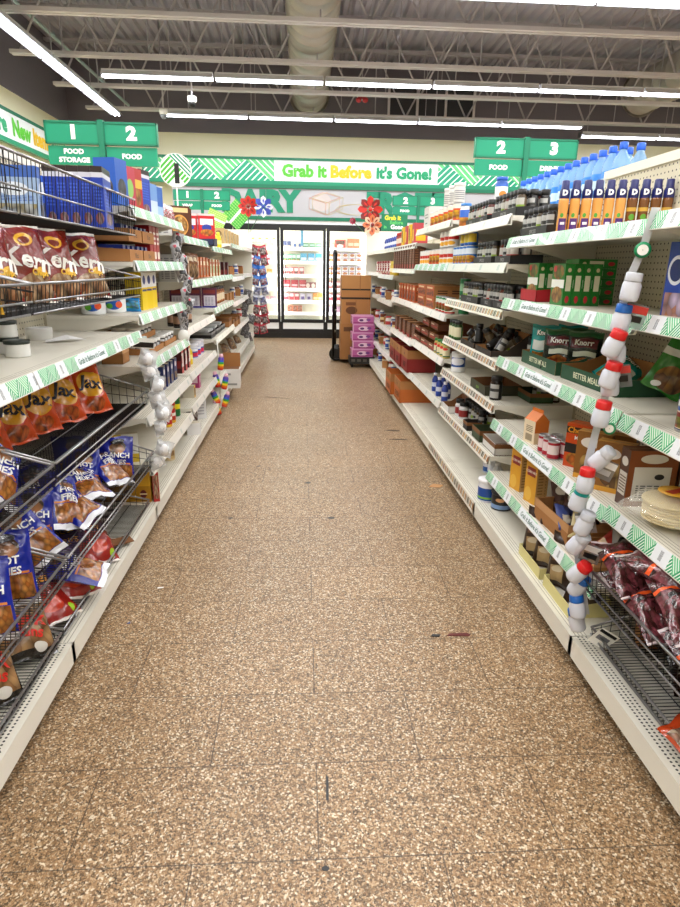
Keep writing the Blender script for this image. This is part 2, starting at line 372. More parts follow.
duct(.12,YF+.5,11.9,4.12,.3,'large round galvanised duct running down the middle of the ceiling')
duct(5.6,YF+.5,11.2,4.12,.3,'large round galvanised duct far off at the upper right')
for yy in (7.9,10.7): MB().box(-.015,.015,yy-.01,yy+.01,.3,.62,GRY).build('duct_hanger',bpy.data.objects['round_duct'])
# ---- lamp fixtures
TUBE=pm('#ffffff',.5,emis='#f2f6ff',es=7); HOUS=pm('#d8d8dc',.45)
def lamp_row(y,x0,n,seg,z,where,along='x',group='strip lamps'):
    for i in range(n):
        xa=x0+i*seg; L=seg-.03
        t=empty('strip_lamp',(xa,y,z) if along=='x' else (x0,y+i*seg,z),0 if along=='x' else PI/2)
        nm=('leftmost' if i==0 else f'{ORD[i]} from the left') if along=='x' else ('nearest' if i==0 else f'{ORD[i]} going away')
        tag(t,f'strip lamp, {nm} in the {where}','ceiling lamp',f'strip lamps in the {where}')
        b=MB(); b.box(0,L,-.045,.045,.02,.075,HOUS); b.quad([(0,-.09,.0),(L,-.09,.0),(L,-.045,.06),(0,-.045,.06)],HOUS); b.quad([(L,.09,.0),(0,.09,.0),(0,.045,.06),(L,.045,.06)],HOUS); b.build('housing',t)
        b=MB()
        for s in (-.03,.03):
            b.M=T3(.01,s,0,0,0,PI/2); b.lathe([(.014,0),(.014,L-.02)],8,TUBE)
        b.M=Matrix(); b.build('lamp_tube',t)
        hxx=.1 if along=='y' or abs(xa+.1-.12)>.36 else L-.1
        MB().tube([(hxx,0,.07),(hxx,0,ZC-z)],.005,GRY,4).build('hanger_rod',t)
        if i==0: MB().box(-.03,0,-.05,.05,-.02,.075,STEEL).build('end_cap',t)
lamp_row(8.9,-2.5,7,1.4,3.55,'nearer crosswise lamp row')
lamp_row(10.95,-2.2,5,1.36,3.55,'farther crosswise lamp row')
lamp_row(11.35,4.75,3,1.36,3.5,'short lamp row at far right')
lamp_row(6.12,-1.6,6,1.4,3.55,'row crossing the top right corner')
lamp_row(4.2,-2.93,5,1.38,3.55,'lengthwise row along the left wall','y')
def area(x,y,z,sx,sy,e,rz=0,col=(1,.98,.95)):
    l=bpy.data.lights.new('tube_light','AREA'); l.shape='RECTANGLE'; l.size=sx; l.size_y=sy; l.energy=e; l.color=col
    o=bpy.data.objects.new('tube_light',l); COL.objects.link(o); o.location=(x,y,z); o.rotation_euler=(0,0,rz); return o
LP=105
for (x,y,L,k) in ((2.4,8.9,9.6,1),(1.2,10.95,6.8,.6),(2.8,6.12,8.4,1),(1.5,4.2,9,1),(1.5,2.3,9,.85),(1.5,.4,9,.75),(1.5,-1.5,9,.8),(1.5,-3.5,9,.8)): area(x,y,3.53,L,.14,LP*k*L/9)
area(-2.93,7.6,3.53,6.8,.14,LP*.6,PI/2)
for i,y in enumerate((4.2,2.3,.4,-1.5)): lamp_row(y,-3,7,1.4,3.55,['row over mid aisle','row over the near aisle','row overhead','row behind the camera'][i])
# ---- small ceiling devices
def dome(x,y,z,label,mat=BLACK):
    t=empty('dome_camera',(x,y,z)); tag(t,label,'security camera')
    MB().tube([(0,0,.06),(0,0,ZC-z-.08)],.012,GRY,6).build('drop_pole',t); MB().lathe([(.05,.0),(.06,.02),(.06,.07),(.03,.08)],16,PAPER).build('mount',t)
    MB().lathe([(.0,-.055),(.03,-.05),(.048,-.02),(.05,.0)],16,mat).build('dome',t)
dome(-1.45,9.2,3.35,'small dark dome security camera hanging left of the round duct')
dome(-2.05,10.3,3.42,'pale dome security camera hanging by the left end of the lamps',pm('#8a93a0',.2))
t=empty('emergency_lamp',(.9,10.4,3.75)); tag(t,'small red and white emergency lamp pair hanging right of the duct','emergency lamp')
MB().box(-.07,.07,-.04,.04,-.02,.08,PAPER,front=pm('#a83038')).build('housing',t)
MB().tube([(0,.03,.05),(0,.03,ZC-3.75)],.006,GRY,4).build('hanger_rod',t)
for s in (-1,1): MB().lathe([(.0,-.07),(.04,-.05),(.045,-.01),(.02,.0)],10,pm('#b8303c',.4),c=(s*.05,-.02)).build('lamp_head',t)
t=empty('roof_unit_panel',(2.1,11.9,0)); tag(t,'dark louvred unit between the joists right of the duct','vent unit')
b=MB(); b.box(-.6,.9,0,.12,3.8,4.3,pm('#33333b',.6)); 
for i in range(4): b.box(-.6+i*.5-.02,-.6+i*.5+.02,-.03,0,3.8,4.3,GRYL)
b.build('louvre_panel',t)
# ================================================================ wall banners
def hatch_mat():
    m,nt,b=newmat('green_hatch'); T=NT(nt); V,u,v,_=T.uv(); setb(b,None,.45)   # metres
    h=.36; P_=.9
    f=T.math('FRACT',T.math('DIVIDE',u,P_)); tri=T.math('MULTIPLY',T.math('ABSOLUTE',T.math('SUBTRACT',f,.5)),2)   # 0 at centre
    side=T.math('LESS_THAN',tri,T.math('DIVIDE',v,h))
    d1=T.math('LESS_THAN',T.math('FRACT',T.math('MULTIPLY',T.math('ADD',u,v),9)),.24); d2=T.math('LESS_THAN',T.math('FRACT',T.math('MULTIPLY',T.math('SUBTRACT',u,v),9)),.24)
    a=T.mix(d1,'#63cf85','#ffffff'); c=T.mix(d2,'#12a47c','#ffffff')
    nt.links.new(T.mix(side,c,a),b.inputs['Base Color']); return m
HATCH=hatch_mat(); BW=pm('#eaf0f4',.5)
def banner(name,label,M,L,panels,texts):
    """local x along wall, z up from 0 (.0-.44), facing -y"""
    t=empty(name); t.matrix_world=M; tag(t,label,'banner')
    b=MB(); b.box(0,L,0,.06,0,.06,GREEN); b.box(0,L,0,.06,.40,.44,GREEND); b.build('green_rail',t)
    b=MB(); b.box(0,L,.02,.05,.06,.40,GREEN)
    for (x0,x1,k) in panels: b.quad([(x0,.015,.06),(x1,.015,.06),(x1,.015,.40),(x0,.015,.40)],HATCH if k=='h' else BW,[(x0,0),(x1,0),(x1,.36),(x0,.36)])
    b.build('printed_panel',t)
    for (s,x,sz,col) in texts: MB().text(s,sz,pm(col,.5),T3(x,.008,.225),bold=.05).build('lettering',t)
    return t
Mb=Matrix.Translation((-2.8,11.88,2.69))
banner('wall_banner','long green banner reading Grab it Before it\'s Gone! above the freezers',Mb,9.9,[(.03,2.30,'h'),(2.30,5.23,'w'),(5.23,9.8,'h')],
  [('Grab it',2.83,.27,'#5cc33a'),('Before',3.66,.27,'#f0c21c'),("it's Gone!",4.62,.255,'#18a06e')])
Ml=Matrix.Translation((XL+.1,9.2,2.86))@Matrix.Rotation(PI/2,4,'Z')
Ml=Matrix.Translation((XL+.1,2.0,2.86))@Matrix.Rotation(PI/2,4,'Z')
banner('wall_banner','green edged white banner reading New Items on the left wall',Ml,9.75,[(.03,5.9,'h'),(5.9,9.1,'w'),(9.1,9.7,'h')],[('New',8.0,.30,'#5cc33a'),('Items',8.72,.30,'#f0c21c'),('here',7.25,.3,'#18a06e')])
# soffit with DAIRY / FROZEN
def soffit_mat():
    return lab('soffit_print','#b9b9c0',[('e',.3,.5,.02,.3,'#c9c0c0')],.6)
t=empty('freezer_sign',(0,11.9,2.0)); tag(t,'grey header sign with green letters DAIRY and FROZEN over the freezers','sign')
b=MB(); b.box(-2.3,6.5,0,.3,.16,.68,soffit_mat()); b.build('header_board',t)
b=MB(); b.box(-2.3,6.5,-.03,0,.1,.16,GREEND); b.box(-2.3,6.5,-.03,0,.63,.69,GREEND); b.build('green_trim',t)
b=MB(); b.box(-2.3,6.5,-.01,.3,.036,.1,pm('#eef0f2',.4)); b.build('light_strip',t)
b=MB(); OL=pm('#d9a28c',.6); YL=pm('#cfc08a',.6)
def loop(pts,m): b.tube([(x,-.003,z) for x,z in pts]+[(pts[0][0],-.003,pts[0][1])],.004,m,4)
for x,m in ((.12,OL),(.18,YL)): 
    loop([(x,.3),(x+.3,.2),(x+.55,.32),(x+.55,.5),(x+.25,.58),(x,.48)],m); b.tube([(x,-.003,.48),(x+.3,-.003,.4),(x+.55,-.003,.5)],.004,m,4); b.tube([(x+.3,-.003,.4),(x+.3,-.003,.2)],.004,m,4)
for x in (.95,1.0): loop([(x+.35*math.cos(a*PI/8),.3+.09*math.sin(a*PI/8)) for a in range(16)],YL)
b.build('line_drawing',t)
b=MB(); GT=pm('#118a6a',.5); b.text('DAIRY',.47,GT,T3(-.76,-.012,.4),bold=.07,wmax=1.45); b.build('lettering',t); b=MB(); b.text('FROZEN',.47,GT,T3(2.05,-.012,.4),bold=.07,wmax=1.9); b.build('lettering',t)
# ================================================================ gondola shelving
RX,LX=.96,-.76          # lip lines
RB,LB=1.38,-1.19        # pegboard faces
def lipstrip(b,side,x,y0,y1,z,mat,h=.045):
    s=1 if side=='R' else -1
    xa=x; xb=x-s*.014
    p=[(xb,y0,z-h),(xb,y1,z-h),(xa,y1,z),(xa,y0,z)]
    uv=[(y0,0),(y1,0),(y1,1),(y0,1)]
    if side=='R': p=[p[1],p[0],p[3],p[2]]; uv=[(-y1,0),(-y0,0),(-y0,1),(-y1,1)]
    b.quad(p,mat,uv)
def unit(side,y0,y1,levels,label,peg=True):
    s=1 if side=='R' else -1; xl=RX if side=='R' else LX; xb=RB if side=='R' else LB
    t=empty('gondola_unit',(xb,(y0+y1)/2,0)); tag(t,label,'shelving unit','shelving units on the '+('right' if s>0 else 'left')+' side')
    ox,oy=xb,(y0+y1)/2
    def bld(b,n,par=t,first=True):
        o=b.build(n,par)
        if par is t: o.location=(-ox,-oy,0)
        return o
    # base deck
    xf=.9 if side=='R' else -.745; g=.002
    b=MB(); X0,X1=sorted((xf,xb)); zt=.125
    b.quad([(xf,y0+g,zt),(xb,y0+g,zt),(xb,y1-g,zt),(xf,y1-g,zt)] if s>0 else [(xb,y0+g,zt),(xf,y0+g,zt),(xf,y1-g,zt),(xb,y1-g,zt)],DECK if y0<1 else SHELF,
      [(y0,0),(y0,abs(xb-xf)),(y1,abs(xb-xf)),(y1,0)] if s>0 else [(y0,abs(xb-xf)),(y0,0),(y1,0),(y1,abs(xb-xf))])
    b.box(min(xf,xf+s*.012),max(xf,xf+s*.012),y0+g,y1-g,.055,zt-.001,WHT); b.box(X0,X1,y0+g,y0+g+.01,.055,zt-.001,WHT,skip='')
    b.box(X0,X1,y1-g-.01,y1-g,.055,zt-.001,WHT); bld(b,'base_deck')
    xk=xf+s*.06; b=MB(); b.box(min(xk,xk+s*.02),max(xk,xk+s*.02),y0,y1,0,.055,BLACK); bld(b,'kick_plate')
    if side=='R' and 2.9<y0<3.1:
        b=MB(); b.quad([(xf-.008,y1-g,.07),(xf-.008,y0+g,.07),(xf-.001,y0+g,.13),(xf-.001,y1-g,.13)],STP,[(-y1,0),(-y0,0),(-y0,1),(-y1,1)]); bld(b,'price_rail')
    # pegboard back
    b=MB(); xe=xb+s*.012; Zt=1.60 if (s>0 and y0>2.9) else 1.70
    q=[(xb,y0,.125),(xb,y1,.125),(xb,y1,Zt),(xb,y0,Zt)]; uv=[(y0,0),(y1,0),(y1,Zt),(y0,Zt)]
    if s>0: q=[q[1],q[0],q[3],q[2]]; uv=[uv[1],uv[0],uv[3],uv[2]]
    b.box(min(xb+s*.001,xe),max(xb+s*.001,xe),y0,y1,.0,Zt,WHT); b.quad(q,PEG,uv); bld(b,'back_panel')
    b=MB(); b.box(min(xb-s*.008,xe+s*.008),max(xb-s*.008,xe+s*.008),y0,y1,Zt,Zt+.035,WHT); bld(b,'top_cap')
    for yy in (y0,y1-.03) if y1>9 else (y0,):
        b=MB(); xu=xb-s*.012; b.box(min(xu,xb),max(xu,xb),yy,yy+.03,.125,Zt,pm('#c9c2ac',.5)); 
        for i in range(30): b.box(min(xu-s*.001,xu),max(xu-s*.001,xu),yy+.012,yy+.018,.2+i*.05,.225+i*.05,BLACK)
        bld(b,'upright')
    for lv in levels:
        z,kind=lv[0],lv[1]; xs=lv[2] if len(lv)>2 else xl; txt=lv[3] if len(lv)>3 else None
        mat={'g':STG,'p':STP,'w':STW}[kind]; zs=z-.006; xa=xs
        b=MB(); 
        q=[(xa,y0+g,zs),(xb,y0+g,zs),(xb,y1-g,zs),(xa,y1-g,zs)]; uv=[(y0,0),(y0,abs(xb-xa)),(y1,abs(xb-xa)),(y1,0)]
        if s<0: q=[q[1],q[0],q[3],q[2]]; uv=[uv[1],uv[0],uv[3],uv[2]]
        b.quad(q,SHELF,uv)
        b.box(min(xa+s*.004,xb),max(xa+s*.004,xb),y0+g,y1-g,zs-.022,zs-.001,WHT)
        for yy in (y0+g,y1-g-.003):   # tapered side brackets
            p=[(xa+s*.02,zs-.02),(xb,zs-.02),(xb,zs-.10),(xb-s*.1,zs-.10)]
            vs=[(x,yy,z_) for x,z_ in p]+[(x,yy+.003,z_) for x,z_ in p]
            b.add(vs,[(0,1,2,3),(7,6,5,4),(0,4,5,1),(1,5,6,2),(2,6,7,3),(3,7,4,0)],WHT)
        sh=bld(b,'shelf')
        b=MB(); lipstrip(b,side,xa,y0+g,y1-g,z,mat); b.box(min(xa,xa+s*.006),max(xa,xa+s*.006),y0+g,y1-g,z-.045,z,WHT)
        b.box(min(xa-s*.014,xa+s*.006),max(xa-s*.014,xa+s*.006),y0+g,y1-g,z-.048,z-.0455,WHT)
        if txt:
            yc=txt; M=Matrix.Translation((xa-s*.009,yc,z-.0235))@Matrix.Rotation(PI/2 if s<0 else -PI/2,4,'Z')@Matrix.Rotation(-.3,4,'X')
            pl=[]; b.M=M; b.quad([(-.16,0,-.021),(.16,0,-.021),(.16,0,.021),(-.16,0,.021)],BW); b.M=M@Matrix.Translation((0,-.0008,0)); b.text("Grab it Before it's Gone!",.028,pm('#3a6a5c'),None,.015,.29); b.M=Matrix()
        o=b.build('price_rail',sh)
    return t
YJ=[.53,1.75,2.97,4.17,5.42,6.75,8.05,9.4]
RL=[[(1.46,'g'),(1.19,'g'),(.895,'g'),(.60,'g')],
    [(1.445,'g',RX,2.75),(1.175,'g',RX,2.55),(.90,'g',RX,2.42),(.585,'g',RX,2.35),(.31,'g',RX,2.3)],
    [(1.55,'w'),(1.335,'w'),(1.117,'p'),(.87,'p'),(.655,'p'),(.385,'p')],
    [(1.61,'w'),(1.335,'g'),(1.01,'w'),(.71,'w'),(.41,'w')],
    [(1.513,'w'),(1.305,'w'),(1.015,'w'),(.69,'w'),(.40,'w')],
    [(1.515,'w'),(1.23,'w'),(.95,'w'),(.64,'w'),(.36,'w')],
    [(1.52,'w'),(1.25,'w'),(.97,'w'),(.655,'w'),(.37,'w')]]
LL=[[(1.005,'g')],
    [(1.005,'g',LX,2.25)],
    [(1.553,'g'),(1.317,'g'),(1.076,'g'),(.84,'g'),(.585,'w'),(.335,'w')],
    [(1.483,'g'),(1.20,'g'),(.90,'w'),(.595,'w'),(.365,'w')],
    [(1.458,'g'),(1.21,'g'),(.945,'g'),(.687,'w'),(.31,'w')],
    [(1.53,'g'),(1.18,'w'),(.91,'w'),(.62,'w'),(.32,'w')],
    [(1.54,'w'),(1.20,'w'),(.92,'w'),(.62,'w'),(.325,'w')]]
YL=[.53,1.77,2.96,4.17,5.45,6.95,8.3,9.7]
for i in range(7):
    nm=['nearest the camera','second from the camera','third from the camera','fourth from the camera','fifth from the camera','sixth from the camera','at the far end by the freezers'][i]
    unit('R',YJ[i],YJ[i+1],RL[i],f'off-white steel shelving unit on the right side, {nm}')
    unit('L',YL[i],YL[i+1],LL[i],f'off-white steel shelving unit on the left side, {nm}')
# far end frames
for s,x0,x1,y,l in ((1,.93,1.8,9.4,'right'),(-1,-1.6,-.76,9.7,'left')):
    b=MB(); b.box(x0,x1,y+.005,y+.03,0,1.81,WHT); b.quad([(x0,y+.031,.1),(x1,y+.031,.1),(x1,y+.031,1.8),(x0,y+.031,1.8)],PEG,[(x0,.1),(x1,.1),(x1,1.8),(x0,1.8)])
    tag(b.build('end_panel'),f'off-white end panel closing the {l} run of shelves at the far end','end panel')
# back-to-back shelving facing the next aisle on the right (its top shelf carries water bottles)
t=empty('gondola_unit',(1.6,3,0)); tag(t,'back-to-back shelving behind the right run, carrying water bottles on top','shelving unit')
b=MB(); b.box(1.41,1.84,2.99,9.4,1.57,1.60,WHT); b.build('shelf',t,(-1.6,-3,0)); b=MB(); b.box(1.41,1.9,.53,9.4,.05,.125,WHT); b.build('base_deck',t,(-1.6,-3,0))
# ================================================================ wire baskets
def basket(side,y0,y1,zf,rim,back,depth,label,xf=None,gap=.028):
    s=1 if side=='R' else -1; xf=xf if xf is not None else (.93 if s>0 else -.735)
    t=empty('wire_basket',(xf,(y0+y1)/2,zf)); tag(t,label,'wire basket')
    X=lambda d:s*d; L=(y1-y0)/2
    b=MB(); b.tube([(0,-L,rim),(0,L,rim)],.0045,CHROME,6); b.tube([(0,-L,rim*.45),(0,L,rim*.45)],.003,CHROME,5); b.tube([(X(.01),-L,.004),(X(.01),L,.004)],.0035,CHROME,5)
    for e in (-L,L): b.tube([(0,e,rim),(X(depth*.75),e,back),(X(depth),e,back)],.004,CHROME,6)
    b.build('rim',t)
    b=MB(); n=int((y1-y0)/gap)
    for i in range(n+1):
        y=-L+2*L*i/n; b.tube([(0,y,rim),(X(.01),y,.003)],.0013,WIREK,4)
    b.build('wire_mesh_front',t)
    b=MB()
    for i in range(2*n+1): y=-L+L*i/n; b.tube([(X(.01),y,.003),(X(depth),y,.003)],.0017,WIREK,4)
    for d in (.1,.2,.3,.38):
        if d<depth: b.tube([(X(d),-L,.006),(X(d),L,.006)],.0022,WIREK,4)
    b.build('wire_mesh_floor',t)
    b=MB()
    for i in range(n+1): y=-L+2*L*i/n; b.tube([(X(depth),y,.003),(X(depth),y,back)],.0014,WIREK,4)
    for k in (.5,1): b.tube([(X(depth),-L,back*k),(X(depth),L,back*k)],.002,WIREK,4)
    b.build('wire_mesh_back',t)
    for e in (-L,L):
        b=MB(); m=12
        for i in range(1,m):
            d=depth*i/m; zt=rim+(back-rim)*min(1,d/(depth*.75)); b.tube([(X(d),e,zt),(X(d),e,.003)],.0014,WIREK,4)
        for k in (.4,.75): b.tube([(0,e,rim*k),(X(depth*.75),e,back*k),(X(depth),e,back*k)],.0016,WIRE,4)
        b.build('wire_mesh_end',t)
    return t
BY=((.60,1.765),(1.785,2.945))
names={0:'nearest the camera',1:'farther one'}
for z,rim,back,dp,nm in ((1.42,.15,.27,.43,'topmost wire basket on the left side'),(1.16,.085,.16,.43,'chip basket at eye level on the left side'),(.655,.075,.17,.42,'wire basket below the flat shelf on the left'),(.345,.075,.18,.42,'wire basket second from the floor on the left')):
    for i,(a,c) in enumerate(BY): basket('L',a,c,z,rim,back,dp,f'grey {nm}, {["at the picture edge","the fully visible one"][i]}')
for i,(a,c) in enumerate(BY): basket('L',a,c,.130,.035,.10,.38,f'low wire basket on the bottom deck at left, {["nearest the camera","behind the pork skins"][i]}',xf=-.775)
basket('R',.55,1.73,.335,.085,.16,.42,'wire basket full of dark red candy bags at right',xf=.885)
basket('R',.55,1.73,.128,.045,.14,.40,'low wire basket on the bottom deck at the lower right',xf=.955)
MB_=None
# ================================================================ glass door freezers
GL=pm('#ffffff',.02,alpha=.07,spec=.5)
FRW=pm('#f2f4f6',.4); FY=11.85
t=empty('glass_door_freezer',(0,FY,0)); tag(t,'long black framed glass door freezer lit white inside at the aisle end','freezer')
DX=[-2.32,-1.48,-.64,.20+.03]; pitch=.84; x0=.03-1.5*pitch-pitch; edges=[x0+i*pitch for i in range(5)]  # four doors
edges=[.01-.42-.84*2,.01-.42-.84,.01-.42,.01+.42,.01+.42+.80,.01+.42+1.62]
BKT=pm('#131316',.35)
b=MB(); b.box(edges[0],edges[-1],.72,.78,.1,2.0,FRW); b.box(edges[0],edges[-1],.03,.78,1.99,2.03,FRW); b.box(edges[0],edges[-1],.03,.78,.28,.31,FRW)
b.box(edges[0]-.04,edges[0],0,.78,0,2.03,FRW); b.box(edges[-1],edges[-1]+.04,0,.78,0,2.03,FRW); b.build('cabinet',t)
b=MB(); b.box(edges[0],edges[-1],.0,.1,0,.15,BKT); 
for i in range(60): b.box(edges[0]+.03+i*.07,edges[0]+.07+i*.07,-.004,0,.04,.1,BLACK)
b.build('kick_grille',t)
b=MB()
for i in range(5): b.box(edges[i]+.04,edges[i+1]-.04,-.01,.05,.17,.285,pm('#eceef0',.35))
b.box(edges[0],edges[-1],0,.05,.15,.30,BKT); b.build('lower_panel',t)
b=MB(); b.box(edges[0],edges[-1],0,.06,1.97,2.03,BKT); b.build('top_frame',t)
for i in range(5):
    a,c=edges[i],edges[i+1]; d=empty('door',(a,0,0)); d.parent=t; w=c-a
    b=MB(); b.box(.005,.065,-.03,.02,.30,1.975,BKT); b.box(w-.055,w-.005,-.03,.02,.30,1.975,BKT); b.box(.065,w-.055,-.03,.02,.30,.35,BKT); b.box(.065,w-.055,-.03,.02,1.925,1.975,BKT); b.build('door_frame',d)
    b=MB(); b.box(.065,w-.055,-.012,-.006,.35,1.925,GL); b.build('glass',d)
    b=MB(); b.tube([(.1,-.03,1.0),(.1,-.06,1.02),(.1,-.06,1.3),(.1,-.03,1.32)],.008,DKMET); b.build('handle',d)
    b=MB(); b.box(.0,.04,.03,.045,.40,1.93,pm('#ffffff',.5,emis='#f6faff',es=2)); b.build('led_strip',d)
    for xx in (a+.03,): l=area(xx,FY+.055,1.15,.05,1.5,4.5,0,(.95,.98,1)); l.rotation_euler=(PI/2,0,0)
    area(a+w/2,FY+.36,1.97,w*.9,.5,1.6,0,(.95,.98,1))
    for z in (.46,.675,.90,1.15,1.39,1.63):
        b=MB(); b.box(.03,w-.03,.19,.66,z-.02,z,FRW); 
        b.quad([(.03,.135,z-.045),(w-.03,.135,z-.045),(w-.03,.19,z+.018),(.03,.19,z+.018)],pm('#ffffff',.6)); b.box(.03,w-.03,.185,.19,z-.02,z+.018,pm('#ffffff',.6))
        b.build('shelf',d)
from mathutils import noise
RQ=-PI/2; LQ=PI/2     # fronts turned to the aisle: right side, left side
def cbox(w,d,h,front,side=None,top=None,texts=(),name='carton',stexts=(),base=None):
    b=MB(); b.box(-w/2,w/2,-d/2,d/2,0,h,base or pm('#cfc7b4',.6),front=front,side=side,top=top)
    for (s,x,z,sz,col) in texts: b.text(s,sz,pm(col,.5),T3(x,-d/2-.0006,z),bold=.03,wmax=w*.9)
    for (s,x,z,sz,col) in stexts: b.text(s,sz,pm(col,.5),T3(-w/2-.0006,-x,z,-PI/2),bold=.03,wmax=d*.9); b.text(s,sz,pm(col,.5),T3(w/2+.0006,x,z,PI/2),bold=.03,wmax=d*.9)
    # closing flap seam on top
    b.box(-w/2,w/2,-.001,.001,h,h+.0006,pm('#8a7f6c',.7)); return b.build(name)
def tray(w,d,h,fh,mat,inner=None,name='cardboard_tray',text=None,tcol='#e8e8e0',th=.003):
    """open display tray, low front, high back"""
    b=MB(); inner=inner or CARD
    b.box(-w/2,w/2,-d/2,d/2,0,th,mat); b.box(-w/2,w/2,-d/2,-d/2+th,0,fh,mat,back=inner); b.box(-w/2,w/2,d/2-th,d/2,0,h,inner,back=mat)
    for s in (-1,1):
        x=s*(w/2-th/2); vs=[(x-th/2,-d/2,0),(x-th/2,d/2,0),(x-th/2,d/2,h),(x-th/2,-d/2+d*.45,fh*1.1),(x-th/2,-d/2,fh)]
        vs+= [(p[0]+th,p[1],p[2]) for p in vs]
        a,c=(mat,inner) if s<0 else (inner,mat)
        b.add(vs,[(4,3,2,1,0),(5,6,7,8,9),(0,1,6,5),(1,2,7,6),(2,3,8,7),(3,4,9,8),(4,0,5,9)],[a,c,inner,inner,inner,inner,inner])
    if text: b.text(text,fh*.55,pm(tcol,.6),T3(0,-d/2-.0006,fh*.5),bold=.02,wmax=w*.8)
    return b.build(name)
def cartonopen(w,d,h,mat,inner,name='open_carton',flap=True,text=None,tcol='#1c1208'):
    b=MB(); th=.004
    for a in ((-w/2,w/2,-d/2,-d/2+th),(-w/2,w/2,d/2-th,d/2),(-w/2,-w/2+th,-d/2,d/2),(w/2-th,w/2,-d/2,d/2)): b.box(*a,0,h,mat)
    b.box(-w/2,w/2,-d/2,d/2,0,th,inner)
    b.box(-w/2-.001,w/2+.001,-d/2-.001,d/2+.001,h*.62,h+.001,inner,skip='td') # raw cardboard torn band
    if text: 
        b.text(text,h*.30,pm(tcol,.7),T3(w*.05,-d/2-.002,h*.3),bold=.02,wmax=w*.6); b.text('Top',h*.2,pm('#2a1a10',.7),T3(w*.0,-d/2-.002,h*.8),bold=.02)
        b.text(text,h*.30,pm(tcol,.7),T3(-w/2-.002,0,h*.3,-PI/2),bold=.02,wmax=d*.7)
    return b.build(name)
def jar(r,h,body,labm,lid,name='spice_jar',neck=.8,lh=.16,seg=14):
    b=MB(); hb=h*(1-lh)
    b.lathe([(r*.9,0),(r,h*.03),(r,hb*.12),(r,hb*.82),(r*neck,hb*.95),(r*neck,hb)],seg,[body,body,labm,body,body]); o=b.build(name)
    b=MB(); b.lathe([(r*(neck+.06),hb-.001),(r*(neck+.09),hb+.002),(r*(neck+.09),h*.99),(r*neck,h)],seg,lid); b.build('lid',o); return o
def can(r,h,labm,name='can',metal=None):
    m=metal or pm('#b9b9bb',.3,.9)
    return MB().lathe([(r*.96,0),(r,.003),(r,.006),(r,h-.006),(r,h-.003),(r*.95,h),(r*.93,h-.004),(.001,h-.004)],18,[m,m,labm,m,m,m,m]).build(name)
def bottle(r,h,body,labm,capm,name='bottle',sh=.62,cr=.45,lb=(.12,.5)):
    b=MB(); b.lathe([(r*.85,0),(r,h*.03),(r,h*lb[0]),(r,h*lb[1]),(r,h*sh),(r*.85,h*(sh+.1)),(r*cr*1.05,h*(sh+.2)),(r*cr,h*.9)],16,[body,body,labm,body,body,body,body]); o=b.build(name)
    b=MB(); b.lathe([(r*cr*1.15,h*.86),(r*cr*1.2,h*.87),(r*cr*1.15,h*.99),(r*cr*.9,h)],14,capm); b.build('cap',o); return o
def bag(w,h,th,mat,texts=(),seed=0,name='chip_bag',nu=14,nv=18,crimp=.035,wr=.006,back=None,low=1.0,side=None):
    """pillow bag standing on its bottom seam, origin at bottom centre, printed front to -Y"""
    sd=seed*7.31
    def T(u,v):
        if v<crimp or v>1-crimp: return 0
        vv=(v-crimp)/(1-2*crimp); e=max(0,math.sin(PI*u))**.45*max(0,math.sin(PI*vv**low))**.5
        return th/2*e
    def W(u,v):
        n=noise.noise(Vector((u*3+sd,v*3.5,sd))); n2=noise.noise(Vector((u*9,v*8+sd,sd*2)))
        e=min(1,6*min(u,1-u)+.25)
        return (n*wr*1.8+n2*wr)*e
    def edge(u,v): return w*(u-.5)*(1-.07*math.sin(PI*v))
    def fr(u,v): return (edge(u,v), -T(u,v)-W(u,v), h*v+.003*math.sin(u*9+sd))
    def bk(u,v): return (edge(u,v), T(u,v)-W(u,v)*.6, h*v+.003*math.sin(u*9+sd))
    b=MB()
    us=[i/nu for i in range(nu+1)]; vs_=[0,crimp*.5,crimp]+[crimp+(1-2*crimp)*i/nv for i in range(1,nv)]+[1-crimp,1-crimp*.5,1]
    for fn,m,rev in ((fr,mat,False),(bk,back or mat,True)):
        V=[fn(u,v) for v in vs_ for u in us]; Fs=[];U=[]; n=nu+1
        for j in range(len(vs_)-1):
            for i in range(nu):
                q=(j*n+i,j*n+i+1,(j+1)*n+i+1,(j+1)*n+i); uq=[(us[i],vs_[j]),(us[i+1],vs_[j]),(us[i+1],vs_[j+1]),(us[i],vs_[j+1])]
                if rev: q=q[::-1]; uq=[(1-a,c) for a,c in uq[::-1]]
                Fs.append(q); U.append(uq)
        b.add(V,Fs,m,U,True)
    for (s,x,z,sz,col,ang) in texts:
        def fnq(q):
            u=min(.98,max(.02,q.x/w+.5)); v=min(.98,max(.02,q.z/h)); return Vector((q.x,-T(u,v)-W(u,v)-.0025,q.z))
        b.text(s,sz,pm(col,.4),T3(x*w,0,z*h,0,0,ang),bold=.03,wmax=w*.95,fn=fnq)
    return b.build(name)
def clearmat(tint='#ffffff',a=.25,r=.15): return pm(tint,r,alpha=a,spec=.8)
